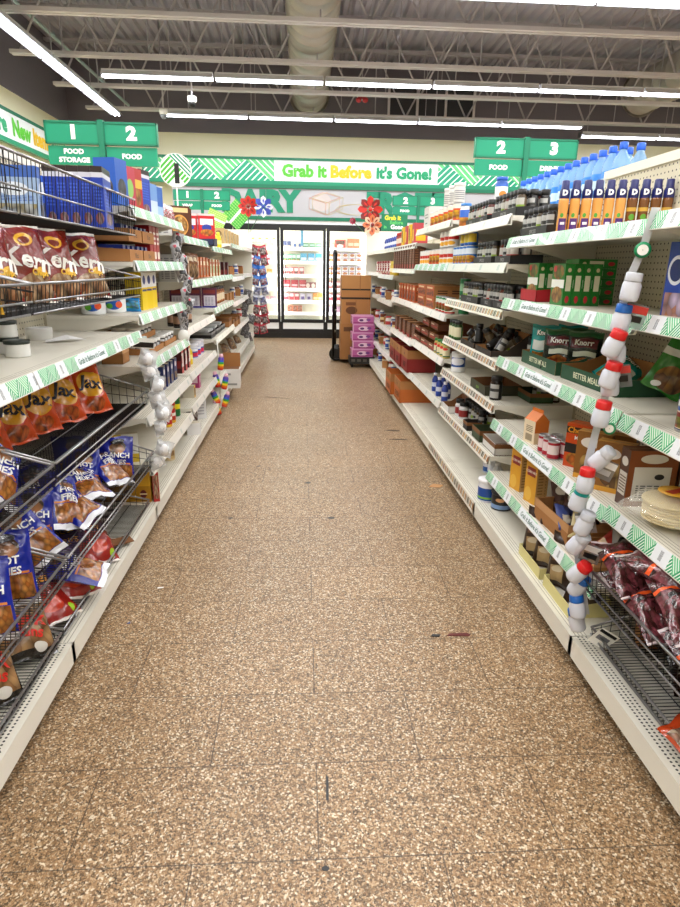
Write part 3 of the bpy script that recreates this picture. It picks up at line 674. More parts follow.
# ---------------------------------------------------------------- printed looks
KERN=lab('kern','#7c1d12',[('r',0,.955,1,1,'#e9e4dc'),('r',0,0,1,.03,'#e9e4dc'),('e',.5,.78,.2,.085,'#e0a92c'),('e',.5,.77,.13,.05,'#7a2c10'),('efood',.55,.17,.42,.2,'#e6c69a','#8c4a24',8),('e',.72,.38,.12,.05,'#e8b02a')],.22,coat=.4,bump=25)
ORNG=lab('orangebag','#c4430f',[('e',.5,.55,.42,.25,'#d99c1e'),('r',0,.96,1,1,'#a83808'),('efood',.5,.16,.3,.12,'#d86a1c','#b64510',10)],.2,coat=.5,bump=22)
BLUEB=lab('bluefries','#0b1f8e',[('r',0,.0,1,.09,'#e7e9ee'),('food',.1,.1,.95,.42,'#d08a3a','#a4581c',12),('efood',.55,.78,.24,.13,'#c98a5a','#3a2018',5),('e',.55,.9,.2,.05,'#1a1a22'),('r',.1,.43,.9,.46,'#c9762a')],.2,coat=.5,bump=22)
REDF=lab('redfries','#8f1d16',[('r',0,.62,1,1,'#3a1450'),('e',.8,.14,.08,.07,'#9fce2c'),('r',.1,.88,.75,.97,'#e8a81c'),('e',.4,.3,.3,.14,'#c23a1c'),('r',0,0,1,.04,'#e0d8d0')],.2,coat=.5,bump=22)
PORK=lab('pork','#17120f',[('food',.02,.10,.98,.80,'#caa06c','#8b5c34',7),('r',.02,.84,.98,1,'#e9e6e0'),('e',.25,.92,.15,.07,'#c1272d'),('e',.6,.92,.12,.07,'#222222'),('r',.1,.66,.8,.72,'#2a221e'),('e',.75,.12,.11,.06,'#d8d4cc')],.25,coat=.4,bump=18)
BLUW=lab('bluewhite','#1d4fa8',[('r',0,.35,1,.55,'#e8ecf2'),('e',.5,.75,.3,.12,'#e9b44a'),('efood',.5,.18,.4,.16,'#e2b068','#b06a24',9)],.2,coat=.5,bump=22)
YELP=lab('yellowpack','#e0b02a',[('food',.05,.1,.95,.6,'#e8cf7a','#b5742a',8),('r',0,.75,1,.95,'#c9281c')],.25,coat=.4,bump=20)
# =============== LEFT, wire baskets near the camera
kern=[bag(.175,.27,.07,KERN,[('Kern',-.02,.52,.085,'#f2efe8',.25),('Chips',.15,.36,.028,'#f0c030',.1)],seed=s,name='chip_bag') for s in range(3)]
sp=[(-.98,1.93,1.0,-.30,'leaning against the slanted basket end'),(-.95,2.06,1.05,-.28,'half hidden behind its neighbour'),(-.92,2.24,1.0,-.25,'in the middle of the row'),(-.89,2.42,1.0,-.25,'with a folded dark corner'),(-.85,2.62,.85,-.35,'fully shown with silver torn top, farthest')]
for k,(x,y,a,l,t) in enumerate(sp): put(kern[k%3],x,y,1.165,(l,0,a),f'dark red bag of chocolate brown chips, {t}','chip bag','dark red chip bags in the eye-level basket')
bw=bag(.17,.26,.06,BLUW,seed=5); put(bw,-.98,1.60,1.165,(-.35,0,.7),'blue and white chip bag leaning in the eye-level basket at the picture edge','chip bag'); put(bw,-1.0,1.74,1.165,(-.3,0,.8),'blue and white chip bag just left of the dark red bags','chip bag')
yp=bag(.13,.16,.05,YELP,seed=6,name='snack_bag'); 
for k,y in enumerate((1.45,1.58,1.68)): put(yp,-.84,y,1.165,(-.2,0,.8),f'yellow snack bag low in the eye-level basket at picture edge, {["nearest","middle","farthest"][k]} of three','snack bag','yellow snack bags')
ob=[bag(.15,.235,.06,ORNG,[('Jax',.0,.56,.075,'#151515',.3)],seed=s+11,low=1.1,wr=.011) for s in range(3)]
sp=[(-1.06,2.08,1.0,-.35,'nearest the basket divider'),(-1.03,2.22,1.0,-.38,'second from the basket divider'),(-1.0,2.38,.95,-.38,'in the middle of the orange row'),(-.96,2.55,.95,-.42,'overlapping the last one'),(-.91,2.73,.85,-.5,'largest and farthest from the camera')]
for k,(x,y,a,l,t) in enumerate(sp): put(ob[k%3],x,y,.665,(l,0,a),f'orange snack bag with yellow oval, {t}','snack bag','orange snack bags in the third basket')
bb=[bag(.16,.23,.065,BLUEB,[('HOT' if s==1 else 'RANCH',.02,.63,.032,'#f4f4f4',.1),('FRIES',.02,.49,.032,'#f4f4f4',.1)],seed=s+20,low=1.05,wr=.011) for s in range(3)]
sp=[(-.86,2.74,.312,(-.25,.05,.35),'upright at the far end of the fourth basket'),(-.93,2.52,.33,(-.6,.1,.5),'leaning back behind the flat one'),(-.82,2.36,.40,(-1.25,.1,.9),'lying flat with its silver back seal showing'),(-.98,2.28,.34,(-.5,-.2,.7),'deep in the middle of the fourth basket'),(-.85,2.14,.36,(-.7,.35,1.0),'twisted sideways over the basket front'),(-.93,1.98,.33,(-.3,.1,.6),'upright just past the basket divider'),(-.84,1.89,.355,(-.45,-.5,.8),'wrapped in a white seam by the divider'),(-.80,2.62,.365,(-1.0,.2,1.1),'lying low against the far front rim'),(-.79,2.22,.37,(-1.1,-.2,1.3),'lying low against the middle front rim'),(-1.0,2.62,.355,(-.5,.1,.6),'at the back far corner')]
for k,(x,y,z,r,t) in enumerate(sp): put(bb[k%3],x,y,z,r,f'blue bag of fries, {t}','snack bag','blue fries bags in the fourth basket')
sp=[(-.86,1.66,.32,(-.3,0,.55),'nearest side of the divider, picturing a brown cap'),(-.98,1.55,.32,(-.3,0,.7),'deep behind the divider at the left edge'),(-.84,1.47,.32,(-.35,0,.5),'cut off by the left edge of the picture')]
for k,(x,y,z,r,t) in enumerate(sp): put(bb[(k+1)%3],x,y,z,r,f'dark blue fries bag, {t}','snack bag','dark blue fries bags')
rf=[bag(.16,.23,.07,REDF,[('HOT',.0,.93,.04,'#1c1010',.0),('FRIES',-.05,.7,.03,'#f0a01c',.1)],seed=s+30,low=1.05,wr=.011) for s in range(2)]
sp=[(-.80,1.86,.15,(-.95,.1,1.1),'nearest, red and purple'),(-.785,2.00,.16,(-.9,.15,.9),'with shiny front bulging over the rim'),(-.82,2.14,.15,(-.8,0,.8),'behind the bulging one'),(-.80,2.29,.15,(-.95,.3,.9),'farthest, tipped towards the aisle'),(-.93,2.06,.15,(-.5,0,.8),'upright at the back')]
for k,(x,y,z,r,t) in enumerate(sp): put(rf[k%2],x,y,z,r,f'red bag of hot fries on the bottom deck, {t}','snack bag','red hot fries bags')
put(bb[0],-.715,2.06,.215,(-1.25,-.1,1.75),'blue and white snack bag drooping over the bottom rim towards the aisle','snack bag')
pk=[bag(.2,.26,.08,PORK,[('pork',.08,.47,.062,'#d8281c',.25),('skins',.1,.3,.045,'#d8281c',.25)],seed=s+40,low=1.05,wr=.01,nu=16) for s in range(2)]
sp=[(-.84,1.645,.145,(-.72,.12,.75),'fully shown by the basket divider'),(-.85,1.43,.145,(-.72,.1,.75),'half cut off by the left picture edge'),(-.82,1.22,.145,(-.8,.1,.8),'nearest, at the left picture edge')]
for k,(x,y,z,r,t) in enumerate(sp): put(pk[k%2],x,y,z,r,f'bag of pork skins on the bottom deck, {t}','snack bag','bags of pork skins')
for k,(x,y) in enumerate(((-.93,1.66),(-1.02,1.55),(-.88,1.50))):
    put(yp if k else bw,x,y,.665,(-.3,.1,.7),['blue and brown snack bag','yellow snack bag','yellow crisp bag'][k]+[' just before the divider of the third basket',' deep in the third basket at picture edge',' low at the left picture edge beside the divider'][k],'snack bag')
for k,(x,y) in enumerate(((-1.08,1.66),(-.98,1.72),(-.86,1.63),(-.92,1.56))): put(bb[k%3],x,y,.665,(-.9,.3*k,.7),f'small dark blue bag {["deep","second","low front","middle"][k]} in the nearest part of the third basket','snack bag','dark blue bags in the third basket')
put(MB().box(-.09,.09,-.035,.035,0,.004,CARDD).build('cardboard_piece'),-.83,2.48,.142,.6,'torn piece of brown cardboard lying on the bottom deck at left','cardboard')
# =============== LEFT top basket: blue cartons
BXL=lab('lightbluebox','#9fb9dc',[('r',0,.8,1,1,'#3d66b8'),('food',.05,.1,.95,.35,'#d9c98a','#b8c8da',6),('e',.5,.6,.3,.12,'#e4ecf6'),('stripe',.1,.4,.9,.5,'#3d66b8',4,9)],.35)
BXB=lab('bluebox','#1739a6',[('r',0,.9,1,1,'#2a1a1c'),('r',.0,.82,1,.9,'#d8d8e4'),('stripe',.15,.35,.85,.75,'#3d62d0',7,6),('efood',.5,.15,.35,.1,'#d8d0d8','#8a3038',7)],.35)
b1=cbox(.16,.05,.19,BXL,BXL,BXB,name='storage_bag_box'); put(b1,-1.0,2.38,1.43,.15,'light blue printed carton standing in the topmost wire basket','carton')
b2=cbox(.041,.15,.21,BXB,BXB,pm('#1a2f80',.4),name='sandwich_bag_box')
for k in range(5): put(b2,-.93+.043*k,2.56,1.43,.1,f'blue carton with dark top, {["leftmost","second from left","middle","second from right","rightmost"][k]} of five in the topmost basket','carton','blue cartons in the topmost basket')
b3=cbox(.13,.09,.21,lab('bigblue','#1b56c4',[('e',.4,.78,.22,.1,'#e8eef6'),('food',.1,.1,.9,.5,'#2a3f78','#7890b8',5)],.35),BXB,pm('#2b62cc',.4),name='freezer_bag_box'); put(b3,-.90,2.80,1.43,.2,'large bright blue carton standing behind the five blue cartons','carton'); put(b3,-1.05,2.83,1.43,.2,'bright blue carton with silver print half hidden behind the five','carton')
redc=pm('#a81c24',.4)
put(cbox(.1,.05,.15,redc,name='carton'),-1.0,1.75,1.43,.7,'small red carton at the left edge in the topmost basket','carton')
# ------ flat shelf at left
rl=MB(); rl.lathe([(.05,0),(.052,.003),(.052,.045),(.05,.048),(.02,.048),(.02,.01)],24,pm('#e4e4e0',.4)); o=rl.build('tape_roll'); put(o,-1.08,2.62,.999,0,'white round roll standing on the flat left shelf','tape roll')
cw=jar(.04,.055,pm('#e6e6e2',.35),pm('#e6e6e2',.35),pm('#1f2a24',.4),name='candle_tin',neck=.95,lh=.2)
for k,(x,y,z) in enumerate(((-1.02,2.2,.999),(-1.02,2.2,1.055),(-1.1,2.28,.999),(-.95,2.12,.999),(-1.05,2.08,.999))): put(cw,x,y,z,0,f'small white tin with dark lid, {["lower one of the stacked pair","upper one of the stacked pair","behind the stacked pair","nearest the aisle","cut off at the picture edge"][k]}','tin','white tins on the flat left shelf')
pp=MB(); V=[(-.07,-.03,.001),(.02,-.045,.012),(.09,.0,.002),(.02,.04,.02),(-.06,.03,.004)]; pp.add(V,[(0,1,3,4),(1,2,3)],pm('#f4f4f2',.6)); pp.add([(x,y,z+.0008) for x,y,z in V],[(4,3,1,0),(3,2,1)],pm('#f4f4f2',.6)); put(pp.build('paper_sheet'),-.96,2.55,1.0,.5,'crumpled white paper slip lying on the flat left shelf','paper')
# =============== LEFT section C
RITZ=lab('ritz','#b01f22',[('r',.0,.55,1,.75,'#e8b23a'),('efood',.5,.35,.35,.2,'#d99a44','#9a5418',5)],.35)
YLB=lab('yelbox','#e8c81c',[('r',0,.6,1,1,'#eeeef0'),('e',.5,.8,.25,.12,'#2a3a86'),('r',.1,.5,.9,.55,'#2a3a86')],.35)
WHB=lab('whtbox','#e2e2e4',[('r',0,.75,1,.9,'#7a88a0'),('stripe',.15,.3,.85,.6,'#a0a0a8',5,5)],.4)
for k,(y,m,l,h) in enumerate(((3.06,lab('lb1','#2a5cb8',[('efood',.5,.4,.35,.2,'#3a3a40','#7a7a80',5)],.35),'strong blue carton',.20),(3.20,lab('pk1','#b8324a',[('e',.5,.5,.3,.22,'#8ac060')],.35),'crimson carton with green oval',.19),(3.33,RITZ,'red and yellow cracker carton',.20),(3.50,BXB,'deep blue carton',.215),(3.66,lab('lb2','#6f98d0',[('r',0,.1,1,.5,'#c8d8ea')],.35),'light blue and white carton',.17),(3.80,lab('lb3','#2f62b8',[('r',0,.1,1,.4,'#9fc0e6')],.35),'mid blue carton',.17))):
    put(cbox(.11,.10,h,m,m,name='carton'),-.86,y,1.547,LQ-.2,f'{l} on the top shelf behind the topmost basket','carton')
cl=MB(); cl.box(-.12,.12,-.09,.09,0,.13,clearmat('#dfe6ea',.35)); o=cl.build('storage_box'); MB().box(-.125,.125,-.095,.095,.13,.14,clearmat('#eef2f4',.5)).build('lid',o); put(o,-.97,4.02,1.60,.3,'clear plastic storage box on the top left shelf below the round sign','storage box')
MB_c=pm('#c8283a',.4)
ht=bag(.12,.10,.06,lab('peppermint','#e8e4e4',[('food',0,.05,1,.8,'#e8e4e6','#c01c30',9)],.2,bump=30),seed=60,name='candy_bag'); 
for k,(x,y) in enumerate(((-.83,3.93),(-.84,4.05),(-.83,4.13))): put(ht,x,y,1.547,(-.2,0,LQ-.5),f'red and white peppermint bag under the round sign, {["nearest","middle","farthest"][k]} of three','candy bag','peppermint bags')
BT=lab('bluetray','#12308c',[('efood',.5,.5,.3,.3,'#d8d8e0','#2a58c8',5)],.35)
tr=tray(.24,.30,.10,.055,CARD,name='display_tray',text='10 ct',tcol='#2a1c10')
for k,(y,z) in enumerate(((3.13,1.311),(3.13,1.402),(3.39,1.311),(3.39,1.402))):
    put(tr,-.94,y,z,LQ,f'brown display tray of blue packs, {["lower near one","upper near one","lower far one","upper far one"][k]} on the second left shelf','display tray','stacked display trays')
fp=cbox(.045,.11,.07,BT,BT,name='small_pack')
for k in range(12):
    j=k//3; y=(3.13,3.13,3.39,3.39)[j]+(-.08,0,.08)[k%3]; put(fp,-.88,y,(1.311,1.402)[j%2]+.005,LQ,f'small blue pack, {["near","middle","far"][k%3]} in the {["lower near","upper near","lower far","upper far"][j]} display tray','pack','small blue packs in display trays')
REDB=lab('redbox','#9e1b22',[('r',.1,.1,.9,.3,'#e6d8c8'),('stripe',.1,.5,.9,.9,'#e6d8d0',3)],.35)
row(cbox(.06,.08,.19,REDB,REDB,name='carton'),3,-.86,(3.58,3.74),1.311,LQ,'dark red carton','of the red row on the second left shelf','carton')
row(cbox(.05,.1,.14,WHB,WHB,name='carton'),3,-.95,(3.84,4.06),1.311,LQ,'grey-white carton','of the pale row on the second left shelf','carton')
row(cbox(.075,.09,.19,YLB,lab('yside','#e6c41a',[('stripe',.1,.1,.9,.45,'#3a3a60',8)],.35),name='carton'),3,-.87,(3.38,3.60),1.07,LQ-.15,'yellow and white powder carton','on the third left shelf','carton')
tub=jar(.055,.10,pm('#eef0f2',.3),lab('pods','#eef0f2',[('e',.5,.55,.12,.35,'#1d57b8'),('e',.58,.5,.05,.2,'#e0521c'),('e',.44,.42,.05,.16,'#5cae2c')],.3),pm('#f6f6f6',.3),name='detergent_tub',neck=.9,lh=.2)
put(tub,-.99,3.05,1.07,.2,'white detergent tub left of its twin below the dark red chips','tub'); put(tub,-.93,3.18,1.07,.2,'white detergent tub with colourful swirl, right one of two','tub')
put(bag(.12,.07,.05,lab('bgpack','#1e7fc0',[('food',.1,.2,.9,.8,'#2a9be0','#2c8a3a',5)],.25),seed=71,name='sponge_pack'),-.87,3.22,1.07,(-.2,0,.5),'small blue and green pack beside the white detergent tubs','pack')
DKR=lab('darkred','#401014',[('r',.1,.2,.9,.5,'#8a2a2a')],.4)
row(cbox(.09,.12,.12,DKR,DKR,name='carton'),4,-.98,(3.74,4.07),1.07,LQ,'dark maroon carton','of the maroon row on the third left shelf','carton')
tc=jar(.036,.06,BLACK,lab('whitecan','#2a2a2c',[('r',.3,.2,.7,.8,'#dcdcdc')],.3),pm('#e9e9e6',.35),name='small_tin',neck=.95,lh=.25)
ctr=tray(.34,.17,.05,.03,CARD,name='cardboard_tray')
put(ctr,-.90,3.52,.834,LQ,'brown cardboard tray of white lidded tins, the nearer lower one','tray'); put(ctr,-.90,3.90,.834,LQ,'brown cardboard tray of white lidded tins, the farther one','tray'); put(ctr,-.92,3.42,.92,LQ,'brown cardboard tray of tins, upper one under the third shelf','tray')
for j,(x0,y0,z0,w) in enumerate(((-.86,3.40,.838,'near lower tray'),(-.86,3.78,.838,'far tray'),(-.88,3.30,.924,'upper tray'))):
    for k in range(8): put(tc,x0-.075*(k%2),y0+.08*(k//2),z0,0,f'white lidded tin, {"front" if k%2==0 else "back"} {ORD[k//2]} in the {w}','tin','white lidded tins in trays')
put(cartonopen(.12,.10,.08,CARD,CARDL),-.92,2.99+.1,.834,LQ,'small open brown carton just past the flat shelf end','carton')
grn=lab('greenpack','#1c3a24',[('r',.2,.3,.8,.7,'#cfd8cc')],.4)
BLBR=lab('blubrn','#1b2c66',[('food',.1,.1,.9,.4,'#b88a5c','#5a3820',5),('e',.5,.75,.3,.12,'#e8e8ee')],.35)
row(cbox(.07,.08,.14,BLBR,BLBR,name='carton'),4,-.87,(3.72,4.06),.579,LQ,'navy blue and brown carton','of the navy row on the fifth left shelf','carton')
RWB=lab('redwhite','#e4dcd8',[('r',0,.0,1,.25,'#b01c20'),('r',0,.8,1,1,'#b01c20'),('r',0,.4,.3,.7,'#b01c20')],.35)
row(cbox(.06,.08,.17,RWB,DKR,name='carton'),3,-.86,(4.26,4.52),.589,LQ,'red and white carton','beyond the navy cartons','carton')
CLN=lab('cleaner','#d8a81a',[('r',0,.1,1,.5,'#b4201c'),('r',0,.25,1,.35,'#ece8e0'),('r',0,.6,1,.7,'#b4201c')],.3)
cb=bottle(.034,.19,pm('#e0b01c',.3),CLN,pm('#d8c020',.35),name='cleaner_can',sh=.8,cr=.8,lb=(.05,.78))
put(cb,-.85,3.79,.329,0,'yellow and red cleaner can, nearer of two on the sixth left shelf','can'); put(cb,-.85,3.90,.329,1,'yellow and red cleaner can, farther of two on the sixth left shelf','can')
put(bottle(.03,.17,pm('#1e5c30',.3),lab('gcl','#1e6a34',[('r',0,.3,1,.5,'#e8d81c')],.3),pm('#c02020',.35),name='cleaner_can',sh=.8,cr=.8,lb=(.05,.78)),-.85,4.08,.329,0,'green cleaner can beside the two yellow cleaner cans','can')
put(bottle(.035,.14,pm('#d8c8a4',.3),lab('beige','#c8ab78',[('r',.3,.3,.7,.7,'#8a6a40')],.3),pm('#ece8e0',.4),name='lotion_bottle',sh=.65),-.84,3.75,.119,0,'beige bottle standing alone on the bottom deck at left','bottle')
YBX=lab('ywood','#d8a428',[('stripe',.0,.0,1,1,'#b07c18',1),('e',.5,.25,.22,.13,'#5a1414'),('r',.25,.23,.75,.27,'#e8d0a0')],.4)
YB0=cbox(.075,.12,.17,YBX,YBX,name='carton')
for k in range(4): put(YB0,-1.06+.079*k,3.08,.125,.04,f'yellow wood-grain carton, {["leftmost","second from left","second from right","rightmost"][k]} behind the low basket','carton','yellow wood-grain cartons')
put(cbox(.03,.10,.16,lab('redfood','#a82420',[('food',.1,.1,.9,.9,'#e0c8a0','#b03020',7)],.4),name='carton'),-.765,3.07,.125,.2,'red printed carton at the end of the yellow wood-grain cartons','carton')
yb2=cbox(.16,.04,.15,lab('yb2','#d8b82c',[('r',.5,.3,1,1,'#e8e8e2'),('food',.05,.05,.5,.5,'#c89a3a','#8a6020',5)],.4),name='carton'); put(yb2,-.92,3.06,.329,.3,'yellow and white carton on the sixth left shelf behind the blue bags','carton')
# =============== RIGHT section B
JO=lab('juice_o','#d99a4e',[('r',.36,.05,.62,.42,'#4a2470'),('e',.45,.5,.06,.06,'#4c9a3a'),('r',.42,.25,.56,.32,'#e8e0ea')],.18,coat=.5)
JB=lab('juice_b','#6e4018',[('r',.36,.05,.62,.30,'#1f3a5c'),('e',.5,.45,.10,.08,'#5a9a30'),('e',.42,.3,.06,.05,'#e8e8e8'),('r',.1,.6,.9,.7,'#c49a3c')],.18,coat=.5)
NAVY=pm('#141a5c',.3)
def juice(m,nm):
    b=MB(); r=.0195; b.lathe([(r*.85,0),(r,.006),(r*.97,.04),(r*.9,.07),(r*.97,.10),(r,.12),(r*.9,.135)],18,m); o=b.build('juice_bottle')
    b=MB(); b.lathe([(r*.97,.128),(r*.99,.13),(r*.98,.155),(r*.74,.165),(r*.72,.19),(r*.6,.193)],18,NAVY)
    b.text('D',.026,TXW,T3(-.002,-r-.0012,.147),bold=.06); 
    b.build('navy_cap',o); return o
jo=juice(JO,'o'); jb=juice(JB,'b')
for k in range(10):
    nm=['farthest, beside the black spice jars','second from the spice jars','third from the spice jars','fourth from the spice jars','fifth from the spice jars','last orange one, beside the brown drinks','first brown one after the orange drinks','second brown one','third brown one','nearest, by the shelf joint'][k]
    put(jo if k<6 else jb,1.005+.039*k,2.49-.012*k,1.439,-.2,f'{"orange" if k<6 else "brown"} drink bottle with navy top, {nm}','bottle','drink bottles on the top right shelf')
SPK=pm('#16110e',.25); LABK=lab('spicelab','#1a1a1c',[('r',.36,.1,.62,.9,'#a9a9a6'),('r',.36,.45,.64,.6,'#2a2a2a')],.35); LABG=lab('spicelab2','#5a4a30',[('r',.36,.1,.64,.9,'#b4b2aa'),('r',.34,.3,.66,.5,'#7f9c2c')],.35); LABR=lab('spicelab3','#2a1410',[('r',.34,.1,.66,.9,'#b4b0a8'),('r',.3,.1,.7,.45,'#a02018')],.35)
SJ=[jar(.024,.115,SPK,LABK,BLACK,lh=.2),jar(.024,.115,pm('#4a3a24',.25),LABG,BLACK,lh=.2),jar(.024,.115,pm('#5a1c10',.25),LABR,BLACK,lh=.2)]
SPT=pm('#1a1a1c',.5); sptray=tray(.26,.16,.045,.04,SPT,SPT,name='spice_tray',text='SPICES',tcol='#9a9a9a')
def spices(y0,y1,z,where,x=1.03,cols=3,rows=None,pat=(0,1,0,2),trayon=True,dy=.056):
    n=int(round((y1-y0)/dy))
    for j in range(n):
        for c in range(cols):
            put(SJ[pat[(j+c)%len(pat)]],x+.056*c,y0+dy*j,z+(.004 if trayon else 0),-.8+R_.uniform(-.3,.3),f'black capped spice jar {where}, {["front","middle","back"][c]} row, {ORD[j]} away','spice jar',f'spice jars {where}')
    if trayon:
        m=max(1,int(round((y1-y0)/.28)))
        for k in range(m):
            L=(y1-y0)/m; lb=f'black spice jar tray {where}'+('' if m==1 else f', {ORD[k]} away')
            put(sptray,x+.05,y0-.02+L*(k+.5)-.008,z,RQ,lb,'tray',f'spice trays {where}' if m>1 else None,s=(L*.98/.26,1,1))
spices(2.60,2.92,1.439,'behind the orange drinks',x=1.01,cols=3,pat=(0,0,1,0))
spices(3.03,3.42,1.544,'on the highest shelf past the orange drinks',x=1.02,pat=(1,0,0,2))
spices(3.50,3.95,1.544,'at the far part of that highest shelf',x=1.02,pat=(2,0,2,1))
put(jar(.035,.13,pm('#2456b0',.3),lab('bluejar','#e8e8ea',[('r',0,.7,1,1,'#2a60c0'),('e',.5,.35,.1,.15,'#d88a2a')],.3),pm('#2a60c8',.4),name='shaker',lh=.12),1.1,3.62,1.66,0,'blue lidded shaker standing up behind the spice jars','shaker')
put(jar(.038,.15,pm('#e8e8ea',.3),lab('wbj','#e8e8ea',[('r',.0,.5,1,.9,'#2a60c0'),('food',.2,.1,.8,.5,'#e8a82c','#c86a1c',5)],.3),pm('#3a80c8',.4),name='canister',lh=.1),1.02,4.06,1.544,-.7,'white and blue canister at the end of the highest spice shelf','canister')
GB=lab('greenbox','#1f7a2c',[('r',.0,.42,1,.62,'#eef0ea'),('efood',.5,.25,.42,.2,'#d8a85a','#8a5020',6),('efood',.5,.8,.4,.18,'#c8783a','#5a8a30',6),('e',.2,.88,.12,.08,'#c8202a')],.35)
GS=lab('greenspine','#1f7a2c',[('r',.2,.35,.8,.72,'#e4e0c8'),('e',.5,.15,.22,.09,'#c02a38'),('e',.5,.85,.2,.05,'#d8c8a0')],.35)
gb=cbox(.125,.036,.16,GB,GS,pm('#2a8a38',.4),name='meal_box')
for c,(y,nm) in enumerate(((2.515,'near stack'),(2.80,'far stack'))):
    for k in range(4): put(gb,1.045+.038*k,y,1.169+(.0 if c==0 else .004),RQ,f'green meal box standing in the {nm} on the second right shelf, {["front","second","third","back"][k]}','carton',f'green meal boxes in the {nm}')
rt=tray(.20,.16,.05,.05,pm('#b01828',.45),CARD,name='display_tray',text='HELPER' if False else None); b=MB(); put(rt,1.10,2.82,1.169,RQ,'dark red display tray under the far green meal boxes','tray')
RED_=pm('#b01828',.45)
for k in range(5): put(gb,1.325-.05,2.60,1.20+.037*k-.017,(PI/2,0,-PI/2+.0),f'green meal box lying flat beside the near stack, {["bottom","second","middle","fourth","top"][k]} of the pile','carton','green meal boxes lying flat')
GT1=pm('#1d4a30',.6); gt=tray(.40,.20,.10,.055,GT1,CARD,name='display_tray',text='BETTER MEALS',tcol='#d8d8b8')
put(gt,1.12,2.62,.894,RQ,'dark green display tray of sauce pouches, far one on the third right shelf','tray'); put(gt,1.14,2.19,.894,RQ+.06,'dark green display tray with one tipped pouch, middle one on the third right shelf','tray')
put(gt,1.20,1.50,.889,RQ-.03,'dark green display tray at the right edge of the third shelf','tray')
KT=lab('knorr1','#0e8f8c',[('food',.1,.05,.9,.3,'#e8a84a','#c8742a',6),('r',.1,.35,.9,.6,'#d6ddd8'),('r',.2,.72,.8,.86,'#0a6a50')],.25,coat=.3,bump=15)
KR=lab('knorr2','#16241a',[('efood',.5,.2,.4,.16,'#d88a3a','#a03a1c',6),('r',.2,.4,.9,.52,'#cdd4c4'),('r',.1,.6,.9,.82,'#5a1420'),('r',.0,.86,1,1,'#1d5a30')],.25,coat=.3,bump=15)
kp=[bag(.13,.17,.05,KT,[('Knorr',0,.79,.03,'#f4f4f4',0)],seed=81,name='sauce_pouch'),bag(.14,.17,.05,KR,[('Knorr',0,.72,.03,'#f4f4f4',0)],seed=82,name='sauce_pouch')]
for k,(x,y,q) in enumerate(((1.08,2.72,0),(1.07,2.53,1),(1.16,2.58,1),(1.14,2.45,1),(1.20,2.72,0))): put(kp[q],x,y,.90,(-.12,0,-.65),f'{"teal" if q==0 else "dark green and maroon"} sauce pouch in the far green tray, {["front left","front centre","centre back","front right","back left"][k]}','pouch','sauce pouches in the far green tray')
put(kp[0],1.10,2.16,.915,(-1.1,.5,-.9),'teal and yellow pouch tipped over in the middle green tray','pouch')
GP=lab('greenpouch','#2a7a24',[('efood',.55,.25,.4,.22,'#b8843c','#6a3a18',6),('r',.0,.62,1,.75,'#e8ece4'),('e',.3,.1,.12,.05,'#e8e8e8')],.25,coat=.3,bump=15)
put(bag(.13,.19,.05,GP,seed=83,name='meal_pouch'),1.17,1.93,.925,(-.25,.45,-.5),'bright green meal pouch leaning right behind the hanging bottles','pouch')
# can at the right edge, blue snack boxes
put(can(.037,.115,lab('tallcan','#d8c8b0',[('r',0,.75,1,.97,'#1c2a6a'),('r',0,.62,1,.74,'#e8e8ec'),('r',0,.5,1,.6,'#2a60b0'),('r',0,.35,1,.46,'#7a2018'),('food',0,.1,1,.35,'#6a9a30','#b03a20',9),('r',0,.02,1,.08,'#2a3a70')],.3)),1.05,1.56,.889,-.6,'tall can with navy, tan and green label at the right picture edge','can')
SB=lab('snackblue','#1a3f98',[('e',.3,.62,.26,.2,'#d8dce6'),('e',.3,.62,.2,.15,'#1a2a60'),('food',.05,.0,.95,.32,'#d8864a','#c8b8d8',5),('r',.5,.7,1,1,'#1e6a6a')],.35); SB2=lab('snackb2','#163a8c',[('e',.5,.7,.35,.16,'#d0d6e0'),('food',.1,.05,.9,.4,'#8a2a88','#2a8a5a',5),('e',.5,.5,.25,.12,'#e8c030')],.35)
sb=cbox(.13,.05,.20,SB,SB2,pm('#1a3f98',.4),name='snack_box')
for k,(x,y) in enumerate(((1.065,1.70),(1.13,1.68),(1.19,1.67),(1.25,1.66))): put(sb,x,y,1.184,RQ+.12,f'blue snack box at the right picture edge, {["frontmost, beside the hanging bottles","second from the front","third from the front","backmost"][k]}','carton','blue snack boxes')
put(tray(.28,.12,.11,.11,CARDL,CARD,name='cardboard_tray'),1.12,1.50,1.184,RQ+.15-PI/2*0,'plain brown cardboard tray in front of the blue snack boxes','tray')
# .585 level
b=MB(); w=.04; b.box(-w,w,-.035,.035,0,.10,pm('#d8c3a0',.5),front=lab('beigec','#e2d2b4',[('r',.2,.1,.8,.4,'#9a8a70'),('stripe',.2,.5,.8,.8,'#7a6a50',4)],.4),side=lab('orgc','#d8762c',[('r',0,0,1,.5,'#e2c8a0')],.4))
og=pm('#d8762c',.45); b.add([(-w,-.035,.10),(w,-.035,.10),(w,.035,.10),(-w,.035,.10),(-w,0,.135),(w,0,.135),(-w,0,.15),(w,0,.15)],[(0,1,5,4),(2,3,4,5),(1,2,5),(3,0,4),(4,5,7,6)],og)
put(b.build('gable_carton'),1.02,2.55,.579,RQ+.25,'orange topped gable carton standing on the fourth right shelf','carton')
rc=can(.024,.075,lab('redcan','#a81c30',[('r',.3,.3,.7,.8,'#e4d4d4')],.3),name='small_can')
for k in range(6): put(rc,1.0+.052*(k//3),2.28+.05*(k%3)+.02,.579,-.5,f'small dark red can by the gable carton, {["front","back"][k//3]} row, {["near","middle","far"][k%3]}','can','small dark red cans')
